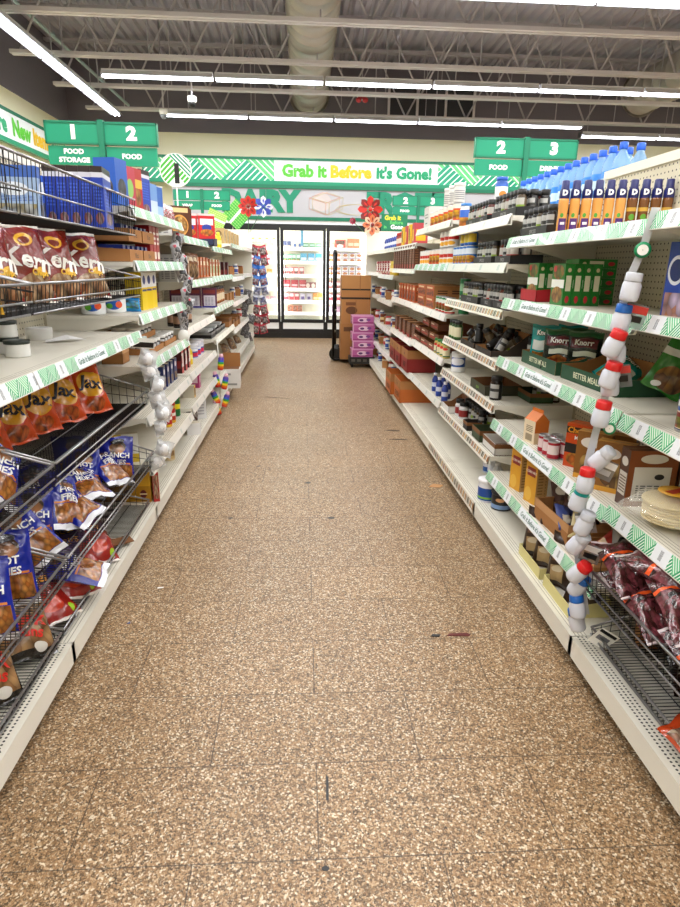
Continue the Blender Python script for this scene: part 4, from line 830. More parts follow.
CH=lab('cheet','#c84a14',[('r',0,.78,1,.93,'#201c1c'),('efood',.5,.2,.42,.16,'#e8a030','#c8641c',6),('r',0,.33,1,.55,'#23201e')],.35); CHS=lab('cheets','#c04812',[('r',0,.78,1,.93,'#201c1c'),('r',.0,.0,1,.35,'#2a2422'),('food',.1,.35,.9,.6,'#e4902c','#3a2a20',6)],.35)
ch=cbox(.11,.07,.17,CH,CHS,pm('#d8601c',.4),texts=[('Cheetos',0,.145,.03,'#f0a01c'),('MAC',0,.117,.02,'#f4f4f4')],stexts=[('Cheetos',0,.145,.022,'#f0a01c')],name='pasta_box'); put(ch,1.07,2.30-.10,.579,-.85,'orange boxed snack pasta with black band on the fourth right shelf','carton')
PB=lab('pastab','#8a5a24',[('e',.4,.78,.28,.11,'#e8e4dc'),('efood',.55,.35,.4,.25,'#e8c070','#5a3018',5),('r',0,0,1,.1,'#d89a30')],.35); PBS=lab('pastabs','#7a4c1e',[('e',.5,.75,.3,.12,'#e4dccc'),('stripe',.15,.15,.85,.5,'#d8b878',6)],.35)
pb=cbox(.12,.05,.175,PB,PBS,pm('#c8913c',.4),name='pasta_box')
for k,(x,y) in enumerate(((1.05,2.06),(1.12,2.03),(1.06,1.93))): put(pb,x,y,.579,-.75,f'brown and gold pasta box on the fourth right shelf, {["left front","behind the left one","half hidden by the hanging bottles"][k]}','carton','brown and gold pasta boxes')
DB=lab('whitelab','#8a4a22',[('r',.12,.12,.88,.72,'#e2e0da'),('stripe',.2,.18,.8,.42,'#5a5a5a',6,7),('e',.5,.86,.28,.08,'#e8e4dc'),('e',.65,.55,.1,.05,'#2a2a2a')],.4); DBS=lab('darkbx','#4a2614',[('e',.5,.78,.35,.08,'#e0dcd2'),('r',.1,.2,.9,.6,'#cfcac0'),('stripe',.15,.25,.85,.55,'#6a5a4a',6)],.4)
put(cbox(.155,.06,.19,DB,DBS,pm('#6a3a1c',.5),name='carton'),1.10,1.80,.579,-.05,'brown box with big white printed panel beside the hanging bottles','carton')
db=cbox(.06,.12,.18,DBS,DBS,pm('#5a3018',.5),name='carton')
for k,x in enumerate((1.215,1.285,1.35)): put(db,x,1.83,.579,0,f'dark brown box with white panel, {["next to the big white panel box","second along","third, by the tortillas"][k]}','carton','dark brown boxes behind the tortillas')
# tortillas in a clear bag
TOR=pm('#e0cfa0',.6); t=MB(); zz=0
for k in range(7): r=.085-.002*(k%2); t.lathe([(r*.98,zz),(r,zz+.003),(r*.98,zz+.007),(.001,zz+.008)],26,TOR,c=(R_.uniform(-.004,.004),R_.uniform(-.004,.004))); zz+=.0085
tr_=empty('tortilla_pack',(0,0,0)); t.build('tortillas',tr_)
cb_=bag(.24,.22,.085,clearmat('#f0ece0',.22,.1),seed=91,name='clear_bag',wr=.012); cb_.parent=tr_; cb_.location=(-.01,-.11,.035); cb_.rotation_euler=(-PI/2,0,.0)
lbm=MB(); lbm.lathe([(.05,.0),(.05,.001),(.001,.0015)],24,lab('torlab','#c8962a',[('e',.5,.5,.6,.6,'#e0a830')],.4)); lo=lbm.build('round_label',tr_,(0,.0,.083))
b=MB(); b.box(-.035,.035,-.012,.012,.0855,.0862,pm('#a82c1c',.4)); b.build('label_band',tr_)
put(tr_,1.075,1.60,.615,.4,'stack of flour tortillas in a clear bag at the right edge','tortillas')
# .31 level: yellow kraft boxes, open display of dark packs
KB=lab('kraftyel','#dca02c',[('r',.15,.62,.85,.82,'#8a1c24'),('e',.35,.2,.3,.16,'#e8b84a')],.4); KBS=lab('kraftside','#c39a62',[('stripe',.15,.1,.85,.8,'#94713f',10,1.3)],.5)
kb=cbox(.085,.06,.20,KB,KBS,pm('#cfa76c',.5),texts=[('CORN MIX',0,.143,.016,'#f0e4d8')],name='mix_box'); put(kb,1.03,2.70,.304,RQ+.25,'yellow and kraft mix box on the fifth right shelf, the farther one','carton'); put(kb,1.04,2.53,.304,RQ+.25,'yellow and kraft mix box on the fifth right shelf, the nearer one','carton')
BRP=lab('browniepk','#43231a',[('e',.5,.75,.3,.14,'#d8d0c0'),('food',.1,.1,.9,.45,'#5a2a1c','#b89a6a',6)],.35,bump=10)
bt=cartonopen(.30,.17,.085,CARD,CARDL,name='torn_display_carton'); put(bt,1.07,2.22,.304,RQ+.05,'torn brown display carton of brownie packs on the fifth right shelf','carton')
bp=bag(.10,.15,.045,BRP,seed=95,name='mix_pouch')
for k,(x,y,a) in enumerate(((1.10,2.34,-.6),(1.09,2.25,-.8),(1.07,2.14,-.5),(1.13,2.30,-.9),(1.12,2.18,-.7))): put(bp,x,y,.312,(-.15,.2*((k%3)-1),a),f'dark brown pouch in the torn display carton, {["farthest in front","second in front","nearest in front","far at the back","near at the back"][k]}','pouch','dark brown pouches in the torn carton')
for k,(x,y,a,m) in enumerate(((1.03,2.05,.5,lab('creampk','#d8c890',[('r',.2,.3,.8,.6,'#b03a28')],.4)),(1.04,1.93,-.4,lab('redpk','#a02818',[('r',.1,.3,.9,.5,'#e0c8a0')],.4)),(1.02,2.12,.9,lab('bluepk','#3a4a8a',[('r',.2,.3,.8,.6,'#d8d0c0')],.4)))): put(bag(.085,.12,.035,m,seed=97+k,name='mix_pouch'),x,y,.335,(-.9,.3,a-.8),['cream','red','blue'][k]+' small pouch spilled on the fifth right shelf','pouch')
put(cartonopen(.2,.13,.06,CARD,CARDL,name='torn_display_carton'),1.06,1.92,.304,RQ-.1,'low torn carton near the hanging bottles on the fifth right shelf','carton')
# base: brown pouches in a yellow tray
YT=pm('#d9cf8c',.55); yt=tray(.24,.15,.07,.05,YT,YT,name='display_tray')
BR=lab('brownpouch','#33221a',[('r',.2,.12,.65,.42,'#b89c70'),('r',.2,.5,.6,.56,'#6a4a34'),('e',.42,.35,.18,.06,'#d8ccb0')],.3,coat=.3,bump=14)
br=bag(.12,.18,.06,BR,seed=101,name='coffee_pouch')
for k,y in enumerate((2.26,1.98)): put(yt,1.01,y,.121,RQ,f'pale yellow display tray of brown pouches on the bottom deck, {["farther","nearer"][k]} one','tray')
for k,(x,y,a,l) in enumerate(((1.0,2.33,-.95,-.12),(1.01,2.23,-.9,-.18),(1.0,2.07,-1.0,-.15),(1.02,1.93,-.9,-.45),(1.1,2.28,-.95,-.12))): put(br,x-.015,y,.128,(l,0,a),f'dark brown pouch in the pale yellow tray, {["farthest","second","third","nearest, tipped back","behind the first two"][k]}','pouch','brown pouches in the pale yellow trays',s=(1.1,.9,1.2))
# section A bottom: candy
CND=lab('candy','#4a1018',[('food',.0,.04,1,.96,'#8e4450','#2a060c',18),('r',.0,.62,.75,.665,'#e0531a'),('e',.62,.42,.26,.12,'#d8501c'),('e',.66,.46,.22,.10,'#5a141c'),('r',.1,.5,.45,.56,'#101010'),('r',0,0,1,.03,'#c8b8b8'),('r',0,.97,1,1,'#c8b8b8')],.12,coat=.6,bump=30)
cd=[bag(.19,.28,.075,CND,seed=111+s,name='candy_bag',wr=.014,nu=18,nv=24) for s in range(2)]
sp=[(.995,1.44,.365,(-1.38,.04,-.10),'by the basket end under the grey pouches'),(1.19,1.43,.37,(-1.35,-.05,-.2),'at the back of the far end'),(.995,1.18,.385,(-1.33,.05,-.15),'in the front middle with the ribbon curl'),(1.19,1.18,.395,(-1.33,.05,.1),'at the back in the middle'),(1.0,.92,.38,(-1.33,0,-.1),'cut off by the picture edge'),(1.19,.90,.38,(-1.3,0,.1),'nearest, mostly outside'),(1.10,1.30,.43,(-1.42,.1,.5),'lying askew on top of the others'),(.935,1.56,.345,(-1.42,0,-1.5),'lying crosswise at the far basket end'),(.99,1.28,.33,(-1.45,0,-.1),'pressed low against the front rim'),(.99,1.02,.33,(-1.45,0,-.1),'low behind the front rim at picture edge')]
for k,(x,y,z,r,t) in enumerate(sp): put(cd[k%2],x-.015,y+.02,z+.055,r,f'dark red candy bag with orange ribbon, {t}','candy bag','dark red candy bags in the right basket')
cd2=bag(.17,.22,.05,lab('candy2','#18100f',[('food',.05,.1,.95,.9,'#4a2a28','#0c0808',12),('r',.1,.75,.9,.8,'#d85a1c'),('r',.1,.15,.7,.19,'#d85a1c'),('stripe',.1,.35,.6,.6,'#c8c4c0',4)],.15,coat=.6,bump=25),seed=120,name='candy_bag',wr=.01)
for k,(x,y,a) in enumerate(((1.12,1.45,-.3),(1.18,1.25,.2),(1.22,1.5,.4))): put(cd2,x,y-.08,.155,(-1.35,.1,a),f'black candy bag with orange edge in the lowest right basket, {["front","right picture edge","back"][k]}','candy bag','black candy bags in the lowest basket')
OC=lab('orangecandy','#b8401a',[('food',.05,.15,.95,.85,'#e8d8b8','#8a3a1c',8)],.2,coat=.5,bump=25)
oc=bag(.11,.14,.045,OC,seed=123,name='candy_bag'); put(oc,1.0,1.14,.15,(-1.2,0,.5),'orange and cream candy bag low by the right picture edge','candy bag'); put(oc,1.0,.98,.15,(-1.2,0,.1),'orange candy bag nearest the camera in the lowest right basket','candy bag')
GRP=lab('greypouch','#9b9893',[('r',.15,.78,.75,.95,'#4a2c24'),('efood',.5,.08,.4,.1,'#a8502a','#6a2a18',6),('r',.1,.2,.9,.22,'#e4e2de')],.3,coat=.3,bump=12)
gp=bag(.16,.21,.05,GRP,[('Crispy',0,.5,.05,'#1a1a1a',.1),('Minis',.02,.33,.05,'#1a1a1a',.1)],seed=125,name='snack_pouch')
put(gp,1.07,1.735,.36,(-.2,0,-.12),'grey snack pouch with black script behind the hanging bottles','pouch'); put(gp,1.24,1.74,.36,(-.2,0,-.05),'grey snack pouch half hidden under the flat shelf','pouch')
put(cbox(.16,.05,.19,lab('brwhite','#7a4a26',[('r',.12,.35,.88,.9,'#dedcd6'),('e',.35,.6,.1,.15,'#4a4a4a'),('e',.65,.6,.1,.15,'#4a4a4a')],.5),CARD,name='carton'),1.16,1.66,.145,-.2,'brown carton with white printed panel standing behind the lowest basket wires','carton')
# hanging strip of little plastic bottles
st=MB(); pts=[(.955,1.735,1.47),(.935,1.735,1.36),(.905,1.735,1.27),(.895,1.735,1.0),(.865,1.735,.75),(.87,1.735,.45),(.93,1.735,.22)]
st.tube(pts,.003,pm('#d8d8d8',.3),6); b=st; 
for (a,c) in zip(pts,pts[1:]): b.quad([(a[0]-.012,a[1]-.004,a[2]),(a[0]+.012,a[1]-.004,a[2]),(c[0]+.012,c[1]-.004,c[2]),(c[0]-.012,c[1]-.004,c[2])],pm('#c4c6ca',.3))
tag(st.build('clip_strip'),'long grey hanging clip strip at the right shelf joint','clip strip')
MILK=pm('#dfe2ee',.3,alpha=.85); WC=pm('#c9ccd6',.3)
def mini(capm):
    b=MB(); r=.021; b.lathe([(r*.8,0),(r*.95,.004),(r,.012),(r,.045),(r*.8,.056),(r*.78,.06)],16,MILK); o=b.build('mini_bottle')
    b=MB(); b.lathe([(r*.88,.056),(r*.9,.058),(r*.86,.078),(r*.8,.08)],16,capm); b.build('cap',o)
    return o
caps={'white':mini(WC),'blue':mini(pm('#1a62b8',.35)),'red':mini(pm('#d01c1e',.35)),'teal':mini(pm('#0c9a9c',.35))}
hb=[(.895,1.225,'white',.1),(.893,1.14,'blue',.1),(.862,1.075,'red',.3),(.900,1.05,'white',-.1),(.868,.985,'red',.2),(.895,.955,'white',-.1),(.862,.87,'red',.1),(.875,.74,'white',.6),(.845,.665,'red',.05),(.838,.60,'teal',.2),(.852,.53,'white',.25),(.842,.46,'white',.5),(.845,.375,'red',.55),(.868,.31,'blue',.4),(.885,.235,'blue',-.2),(.905,.17,'blue',-.3)]
cnt={}; pos=['topmost','second from the top','third from the top','fourth from the top','fifth from the top','sixth from the top','seventh from the top','eighth from the top']
for k,(x,z,c,t) in enumerate(hb):
    i=cnt.get(c,0); cnt[c]=i+1
    put(caps[c],x,1.705+(.012 if k%2 else -.012),z,(t*.5,t,-.4),f'little translucent bottle with {c} cap on the clip strip, {pos[i]} {c} one' if c!='teal' else 'little translucent bottle with teal cap on the clip strip','bottle','little bottles on the right clip strip',s=(1.2,1.2,.95))
GL_=pm('#8b8d92',.25,alpha=.6)
for k,(x,z,t) in enumerate(((.925,1.15,.2),(.925,.98,-.2),(.90,.70,.3),(.885,.52,-.2),(.90,.42,.2),(.91,.33,.1))):
    b=MB(); b.quad([(-.03,0,0),(.03,0,0),(.028,-.006,.07),(-.03,.004,.07)],GL_); b.box(-.028,.028,-.008,-.006,.045,.066,pm('#c83a34',.4) if k in(0,1) else pm('#dedede',.4)); b.box(-.02,.02,-.0085,-.0065,.02,.038,BLACK if k in (0,1,4) else pm('#b0b0b4',.4))
    put(b.build('hang_card'),x,1.715,z,(.2,t,-.5),f'grey card with {"red" if k in (0,1) else "white"} band on the clip strip, {ORD[k]} from the top','card','cards on the right clip strip')
b=MB(); b.quad([(-.03,0,-.05),(.03,0,-.05),(.035,0,.03),(-.03,0,.03)],PAPER); b.box(-.02,.02,-.002,-.001,-.02,.0,pm('#7a7a80',.5)); b.box(-.028,.028,-.002,-.001,.012,.024,BLACK); put(b.build('hang_tag'),.965,1.66,.18,(.3,.5,-.3),'white cardboard tag at the bottom of the right clip strip','tag')
b=MB(); b.lathe([(.001,0),(.018,0),(.018,.002)],20,pm('#1e8a58',.4)); b.lathe([(.001,.0022),(.012,.0022)],20,PAPER,cap=False); g0=b.build('green_clip'); put(g0,.93,1.72,1.36,(PI/2,0,-.4),'green ringed clip near the top of the right clip strip','clip',None,1.2)
put(g0,.90,1.70,.86,(PI/2,0,-.4),'green ringed clip half way down the right clip strip','clip',None,1)
# =============== RIGHT section C
BC=lab('bluecan','#2a6fc4',[('r',.0,.55,1,.85,'#d8e4f0'),('efood',.5,.3,.2,.2,'#e8c030','#c83a20',7)],.3); OCN=lab('orangecan','#d0421c',[('r',0,.7,1,.95,'#e8dcd0'),('efood',.5,.35,.25,.25,'#e8b81c','#b8281c',6)],.3); WRC=lab('whitecan2','#e2e0dc',[('r',0,.45,1,.65,'#c02a20'),('e',.5,.25,.15,.12,'#e8a82c')],.3)
spices(3.05,3.30,1.329,'at the near end of the second shelf',x=1.02,cols=2,pat=(2,2,0)); spices(3.36,3.72,1.329,'in the middle of the second shelf',x=1.02,cols=2,pat=(1,0,0))
bc=can(.036,.11,BC); oc_=can(.036,.11,OCN); wc=can(.036,.11,WRC)
row(bc,3,1.01,(3.80,3.98),1.329,-.8,'blue food can','at the foot of the second shelf','can')
row(jar(.03,.10,pm('#2a62b8',.3),lab('bljar','#2f6ac0',[('r',.3,.2,.7,.8,'#e8c83a')],.3),pm('#2a50a8',.4),name='shaker',lh=.2),3,1.01,(3.80,3.98),1.44,-.8,'blue shaker stacked','on the blue food cans','shaker')
row(bc,2,1.01,(4.05,4.13),1.329,-.8,'plain blue can','just past the shakers','can')
spices(3.05,3.50,1.111,'on the picture strip shelf, near half',x=1.02,cols=3,pat=(0,0,2,0)); spices(3.56,3.95,1.111,'on the picture strip shelf, far half',x=1.02,cols=3,pat=(0,1,1,0))
row(jar(.025,.09,pm('#c8b020',.3),lab('yjar','#c8b020',[('r',.3,.2,.7,.8,'#3a6a2a')],.3),pm('#e8e030',.4),name='mustard_jar'),2,1.01,(3.98,4.08),.864,-.8,'small yellow jar','under the picture strip shelf','jar')
bt2=tray(.30,.20,.12,.03,pm('#2c2018',.6),CARD,name='slanted_tray'); put(bt2,1.08,3.32,.864,RQ,'brown slanted tray of tumbled spice jars, nearer one','tray'); put(bt2,1.08,3.66,.864,RQ,'brown slanted tray of tumbled spice jars, farther one','tray')
for k in range(10): put(SJ[k%3],1.03+.05*(k%3),3.22+.055*k+(.04 if k>4 else 0),.885,(.9*(k%2),.5-.3*(k%4),k*.7),f'tumbled spice jar in the slanted trays, {ORD[k]} going away','spice jar','tumbled spice jars')
for k in range(6): put(SJ[k%2],1.17+.05*(k%2),3.1+.13*k,.864,-.8,f'spice jar behind the slanted trays, {ORD[k]} going away','spice jar','spice jars behind the slanted trays')
gj=jar(.028,.12,pm('#2a4a20',.3),lab('gjar','#3a6a2c',[('r',.3,.2,.7,.8,'#d8d0b0')],.3),BLACK,name='herb_jar'); row(gj,3,1.0,(3.96,4.10),.864,-.8,'green herb jar','at the far end of the fourth shelf','jar')
put(jar(.032,.125,pm('#1c1410',.25),LABK,BLACK,name='large_spice_jar',lh=.18),1.01,3.12,.649,-.6,'large black capped spice jar standing alone in front of the green edged tray','spice jar')
get=tray(.30,.20,.055,.05,pm('#3a3a28',.6),CARDD,name='cardboard_tray',text='spice',tcol='#7ab040'); put(get,1.08,3.36,.649,RQ,'empty dark cardboard tray with green edge on the fifth shelf','tray')
b=cartonopen(.2,.12,.05,pm('#2a4a2c',.6),CARDD,name='open_carton'); put(b,1.22,3.12,.649,RQ,'dark green empty carton behind the large spice jar','carton')
spices(3.06,3.25,.649,'in shadow behind the fifth shelf tray',x=1.25,cols=2,trayon=False)
BWC=lab('bwcan','#1f4fa0',[('r',0,0,1,.3,'#e8e8e8'),('e',.5,.6,.2,.2,'#e8e8f0')],.3); put(jar(.045,.13,pm('#e4e4e6',.35),BWC,pm('#e8e8ea',.35),name='canister',neck=.95,lh=.1),1.03,4.02,.649,-.5,'blue and white lidded canister at the far end of the fifth shelf','canister')
row(jar(.026,.11,pm('#c8b060',.3),lab('herb','#2a6a3a',[('r',.2,.2,.8,.8,'#e4dcb8'),('e',.5,.7,.15,.1,'#d82c1c')],.3),pm('#1e7a30',.4),name='seasoning_bottle'),4,1.0,(4.25,4.55),.704,-.8,'green capped seasoning bottle','beyond the blue canister','bottle')
spices(3.55,3.95,.379,'on the sixth shelf',x=1.08,cols=2,pat=(0,1),trayon=False)
wt=cartonopen(.22,.14,.06,pm('#dcdad4',.6),CARDD,name='open_carton'); put(wt,1.06,3.10,.379,RQ,'white open carton with brown inside, nearest on the sixth shelf','carton'); put(cartonopen(.16,.14,.065,pm('#3a4a30',.6),CARDD),1.05,3.32,.379,RQ,'dark green open carton on the sixth shelf','carton'); put(cartonopen(.09,.09,.05,pm('#1c1614',.6),CARDD),1.02,3.72-.18,.379,RQ,'small black open carton on the sixth shelf','carton')
put(tray(.20,.14,.10,.04,pm('#dcdad4',.6),CARDD,name='slanted_tray'),1.04,4.05,.379,RQ,'white slanted empty display tray at the far end of the sixth shelf','tray')
row(jar(.03,.11,pm('#e4e4e6',.35),lab('wj','#c8c8ca',[('r',.2,.2,.8,.7,'#8a2a2a')],.3),BLACK,name='spice_jar',lh=.22),2,1.03,(3.80,3.9),.379,-.6,'large pale spice jar','beside the white slanted tray','spice jar')
# bottom deck C
put(jar(.05,.125,pm('#e2e2e6',.35),lab('bigtub','#e2e2e6',[('r',.25,.1,.75,.75,'#1c4a98'),('r',.3,.2,.7,.3,'#7ab030')],.3),pm('#ececee',.35),name='salt_tub',neck=.95,lh=.14),.98,3.02,.121,-.5,'white lidded tub with blue label on the bottom deck at right','tub')
put(jar(.052,.10,pm('#16181c',.35),lab('blktub','#16181c',[('r',.15,.15,.85,.4,'#7a9ac8'),('e',.5,.7,.07,.12,'#d8a070')],.3),pm('#1a1c20',.35),name='black_tub',neck=.98,lh=.14),1.02,2.90,.121,-.5,'black tub with pale blue band beside the white tub','tub')
put(cartonopen(.14,.12,.06,pm('#3a3c2c',.6),CARDD),1.10,3.08,.121,RQ,'dark open carton behind the white tub on the bottom deck','carton')
put(cartonopen(.10,.10,.05,pm('#2a3c2c',.6),CARDD),1.14,2.86,.121,RQ,'dark green open carton behind the black tub','carton')
row(bottle(.03,.12,pm('#e0e4ea',.3),lab('blbot','#2a60b0',[('r',.2,.4,.8,.8,'#e8e8f0')],.3),pm('#e8e8ea',.4),name='seasoning_bottle'),3,1.12,(3.30,3.48),.121,-.6,'blue and white bottle','deep under the sixth shelf','bottle')
# =============== RIGHT D..G
def pile(proto,n,x,y,z,dz,desc,where,cat,rot=RQ,s=None):
    for k in range(n): put(proto,x+R_.uniform(-.006,.006),y+R_.uniform(-.006,.006),z+dz*k,rot+R_.uniform(-.03,.03),f'{desc} {where}, {["bottom","second","third","fourth","fifth","top"][k] if n>2 else ["lower","upper"][k]}',cat,f'{desc} {where}',s)
row(oc_,3,1.02,(4.26,4.55),1.604,-.8,'orange food can','on the highest shelf past the spice jars','can'); row(jar(.036,.12,pm('#e0dedc',.35),lab('wjar','#d8d4d0',[('stripe',.2,.2,.8,.8,'#8a8a8a',5)],.35),pm('#d8d4d0',.35),name='white_jar',neck=.95),3,1.02,(4.26,4.55),1.715,-.8,'white jar stacked','on the orange food cans','jar')
row(oc_,3,1.02,(4.72,5.0),1.604,-.8,'red and yellow can','right after the stacked white jars','can')
put(cbox(.20,.16,.17,lab('jowls','#c9c7c2',[('stripe',.2,.5,.8,.75,'#3a3a3a',2,4),('r',.3,.25,.7,.3,'#4a4a4a')],.5),lab('jowl2','#c2c0ba',[('stripe',.2,.3,.8,.6,'#5a5a5a',3,4)],.5),CARDL,name='carton'),1.08,5.25,1.604,RQ,'pale grey shipping carton standing high on the right shelf','carton')
row(wc,3,1.01,(4.30,4.55),1.329,-.8,'white and red soup can','on the second shelf right of the boxes','can'); row(wc,3,1.01,(4.30,4.55),1.442,-.8,'white and red soup can','stacked in the upper layer','can'); row(oc_,3,1.01,(4.68,4.92),1.329,-.8,'orange label can','next to the soup cans','can'); row(wc,4,1.01,(5.0,5.3),1.329,-.8,'pale food can','at the far end of the second shelf','can')
GC=lab('greencan','#1c7a3c',[('r',.0,.15,1,.85,'#dfe4dc'),('efood',.5,.4,.22,.22,'#c83a20','#3a8a2a',6),('r',.0,.0,1,.15,'#b8281c')],.3); GC2=lab('greencan2','#1c7a44',[('r',.2,.3,.8,.7,'#9fd0a8')],.3)
row(can(.036,.11,GC),4,1.01,(4.28,4.58),1.004,-.8,'green and white vegetable can','on the third shelf','can'); 
put(can(.036,.12,GC2),1.10,4.25,1.004,0,'dark green can, lower one behind the vegetable cans','can'); put(can(.036,.12,GC2),1.10,4.25,1.125,0,'dark green can, upper one behind the vegetable cans','can')
CHC=lab('shipc','#a8713e',[('stripe',.1,.3,.9,.7,'#4a2814',2,2)],.7); ORC=lab('orgship','#b4501c',[('food',.05,.1,.95,.6,'#c8642c','#7a3012',5),('r',.1,.7,.8,.85,'#e0c8a0')],.6)
for j,y in enumerate((4.95,5.33)): pile(cbox(.34,.28,.085,ORC,CHC,CARDL,name='shipping_case'),2,1.14,y,1.004,.088,'long orange and brown food case',f'on the third shelf, {["nearer","farther"][j]} pair','carton')
row(cbox(.10,.18,.15,ORC,ORC,CARDL,name='carton'),6,1.08,(5.62,6.45),1.009,RQ,'orange printed carton','beyond the long cases','carton')
sc=tray(.30,.26,.075,.05,lab('casebrown','#6e3c22',[('r',.1,.3,.9,.5,'#a82c20'),('r',.1,.6,.5,.8,'#d8c0a0')],.7),CARD,name='food_case')
for j,y in enumerate((4.72,5.06,5.40)): pile(sc,3 if j<2 else 2,1.12,y-.05,.704,.080,'brown open food case',f'on the fourth shelf, {["near","middle","far"][j]} pile','tray')
BEEF=pm('#8c1f1c',.6); CHK=pm('#b8601f',.6)
put(cartonopen(.34,.26,.20,BEEF,CARD,text='BEEF'),1.07,5.66,.395,RQ,'open dark red noodle case lettered BEEF, nearest','carton'); put(cartonopen(.34,.26,.20,BEEF,CARD,text='BEEF'),1.06,6.03,.395,RQ,'open dark red noodle case lettered BEEF, middle','carton'); put(cartonopen(.34,.26,.20,BEEF,CARD,text='BEEF'),1.06,6.40,.395,RQ,'open dark red noodle case lettered BEEF, farthest','carton')
put(cartonopen(.36,.30,.20,CHK,CARD,text='CHICKEN'),1.03,5.64,.122,RQ,'open orange noodle case lettered CHICKEN, nearer one overhanging the deck','carton'); put(cartonopen(.36,.30,.20,CHK,CARD,text='CHICKEN'),1.00,6.04,.122,RQ,'open orange noodle case lettered CHICKEN, farther one','carton')
BW2=bottle(.024,.14,pm('#2a3f90',.3),lab('blw','#2a48a0',[('r',.2,.3,.8,.7,'#d8dcec')],.3),pm('#e0e0e8',.4),name='seasoning_bottle')
row(BW2,5,1.0,(4.22,4.60),.404,-.8,'dark blue bottle','on the fifth shelf beyond the picture strips','bottle',dx=[0,.04,0,.05,.01])
BRB=lab('brownbox','#5a3320',[('stripe',.1,.15,.9,.85,'#8a5a36',7,2),('r',.1,.0,.9,.2,'#9a2018')],.5)
row(cbox(.085,.10,.20,BRB,BRB,name='carton'),9,1.0,(5.50,6.65),1.299,RQ,'tall brown carton','of the row on the second shelf far right','carton')
PKH=lab('pinkbox','#b8404a',[('r',.15,.15,.85,.7,'#e0b020')],.5); YH=lab('yelwin','#d8b01c',[('r',.3,.2,.7,.8,'#1c1612')],.5)
for k,(y,m,l) in enumerate(((5.62,PKH,'coral red'),(5.82,YH,'yellow windowed'),(6.02,PKH,'pink and yellow'),(6.22,YH,'second yellow windowed'))): put(cbox(.10,.12,.17,m,m,CARD,name='carton'),1.02,y,1.507,RQ,f'{l} carton on the highest shelf at far right','carton')
row(BW2,6,1.0,(6.85,7.7),1.509,0,'small blue and white bottle','on the top shelf at the far right end','bottle')
row(jar(.03,.14,pm('#8a1c1c',.3),lab('redsauce','#a02020',[('r',.2,.3,.8,.7,'#e0d0c0')],.3),pm('#b02020',.4),name='sauce_bottle'),5,1.0,(6.32,6.68),1.507,0,'dark red sauce bottle','on the highest shelf','bottle')
row(jar(.03,.15,pm('#c8a828',.3),lab('oil','#d0b030',[('r',.2,.3,.8,.6,'#e8e0c0')],.3),pm('#d8c040',.4),name='oil_bottle'),4,1.01,(6.85,7.15),1.224,0,'yellow oil bottle','on the second shelf near the far end','bottle')
row(cbox(.12,.05,.16,RWB,REDB,name='carton'),6,1.03,(7.35,8.6),1.224,RQ,'red and white carton','on the second shelf near the far end','carton')
row(cbox(.14,.12,.14,BRB,BRB,CARD,name='carton'),5,1.05,(5.55,6.6),.684,RQ,'short brown carton','on the fourth shelf far right','carton')
MX=[jar(.04,.12,pm('#d8d4d0',.35),lab('mx1','#d8d4d0',[('r',.2,.2,.8,.6,'#b02c2c')],.35),pm('#b02c2c',.4),name='mixed_jar'),jar(.035,.13,pm('#3a5a98',.35),lab('mx2','#e0dcd8',[('r',.2,.2,.8,.6,'#2a4a98')],.35),pm('#e8e8e8',.4),name='mixed_jar'),can(.04,.11,lab('mx3','#7a3a1c',[('r',.1,.3,.9,.6,'#e0c890')],.35)),cbox(.08,.08,.09,CARD,CARD,name='small_carton')]
cols=['red capped','white capped','brown label','cardboard']
for lvl,z,ya,yb,n in (('second lowest shelf at the far right end',.364,6.9,9.1,9),('middle shelf at the far right end',.634,6.9,9.1,9),('fourth shelf at the far right end',.944,6.9,9.1,9),('bottom deck at the far right end',.125,6.9,9.0,8)):
    for k in range(n):
        q=(k*3+int(z*10))%4; put(MX[q],1.03+.02*(k%2),ya+(yb-ya)*k/(n-1),z,R_.uniform(-1,1)-.8,f'{cols[q]} item on the {lvl}, {ORD[k]} going away','grocery item',f'mixed items on the {lvl}')
put(jar(.04,.10,pm('#2fae3c',.4),pm('#2fae3c',.4),pm('#2fae3c',.4),name='green_cup'),.98,9.18,.125,0,'bright green cup on the bottom deck at the far right end','cup')
# water bottles on the far side top shelf
WB=pm('#8fc0e8',.1,alpha=.55); wlab=lab('waterlab','#3f86d8',[('stripe',0,0,1,1,'#c8e0f4',3,1.5)],.2)
def water():
    b=MB(); r=.035; b.lathe([(r*.85,0),(r,.01),(r*.96,.05),(r,.06),(r,.13),(r*.95,.14),(r*.9,.17),(r*.42,.20),(r*.4,.225)],16,[WB,WB,WB,wlab,wlab,WB,WB,WB]); o=b.build('water_bottle')
    MB().lathe([(r*.46,.208),(r*.48,.21),(r*.46,.232),(r*.4,.234)],14,pm('#1c5fd8',.35)).build('cap',o); return o
wb=water()
for j in range(14): put(wb,1.50,3.08+.105*j,1.60,0,f'clear water bottle with blue cap behind the right run, {ORD[j]} going away','bottle','water bottles in the front row',s=1.2)
for j in range(12): put(wb,1.62,3.15+.115*j,1.60,0,f'clear water bottle with blue cap in the second row behind, {ORD[j]} going away','bottle','water bottles in the second row',s=1.25)
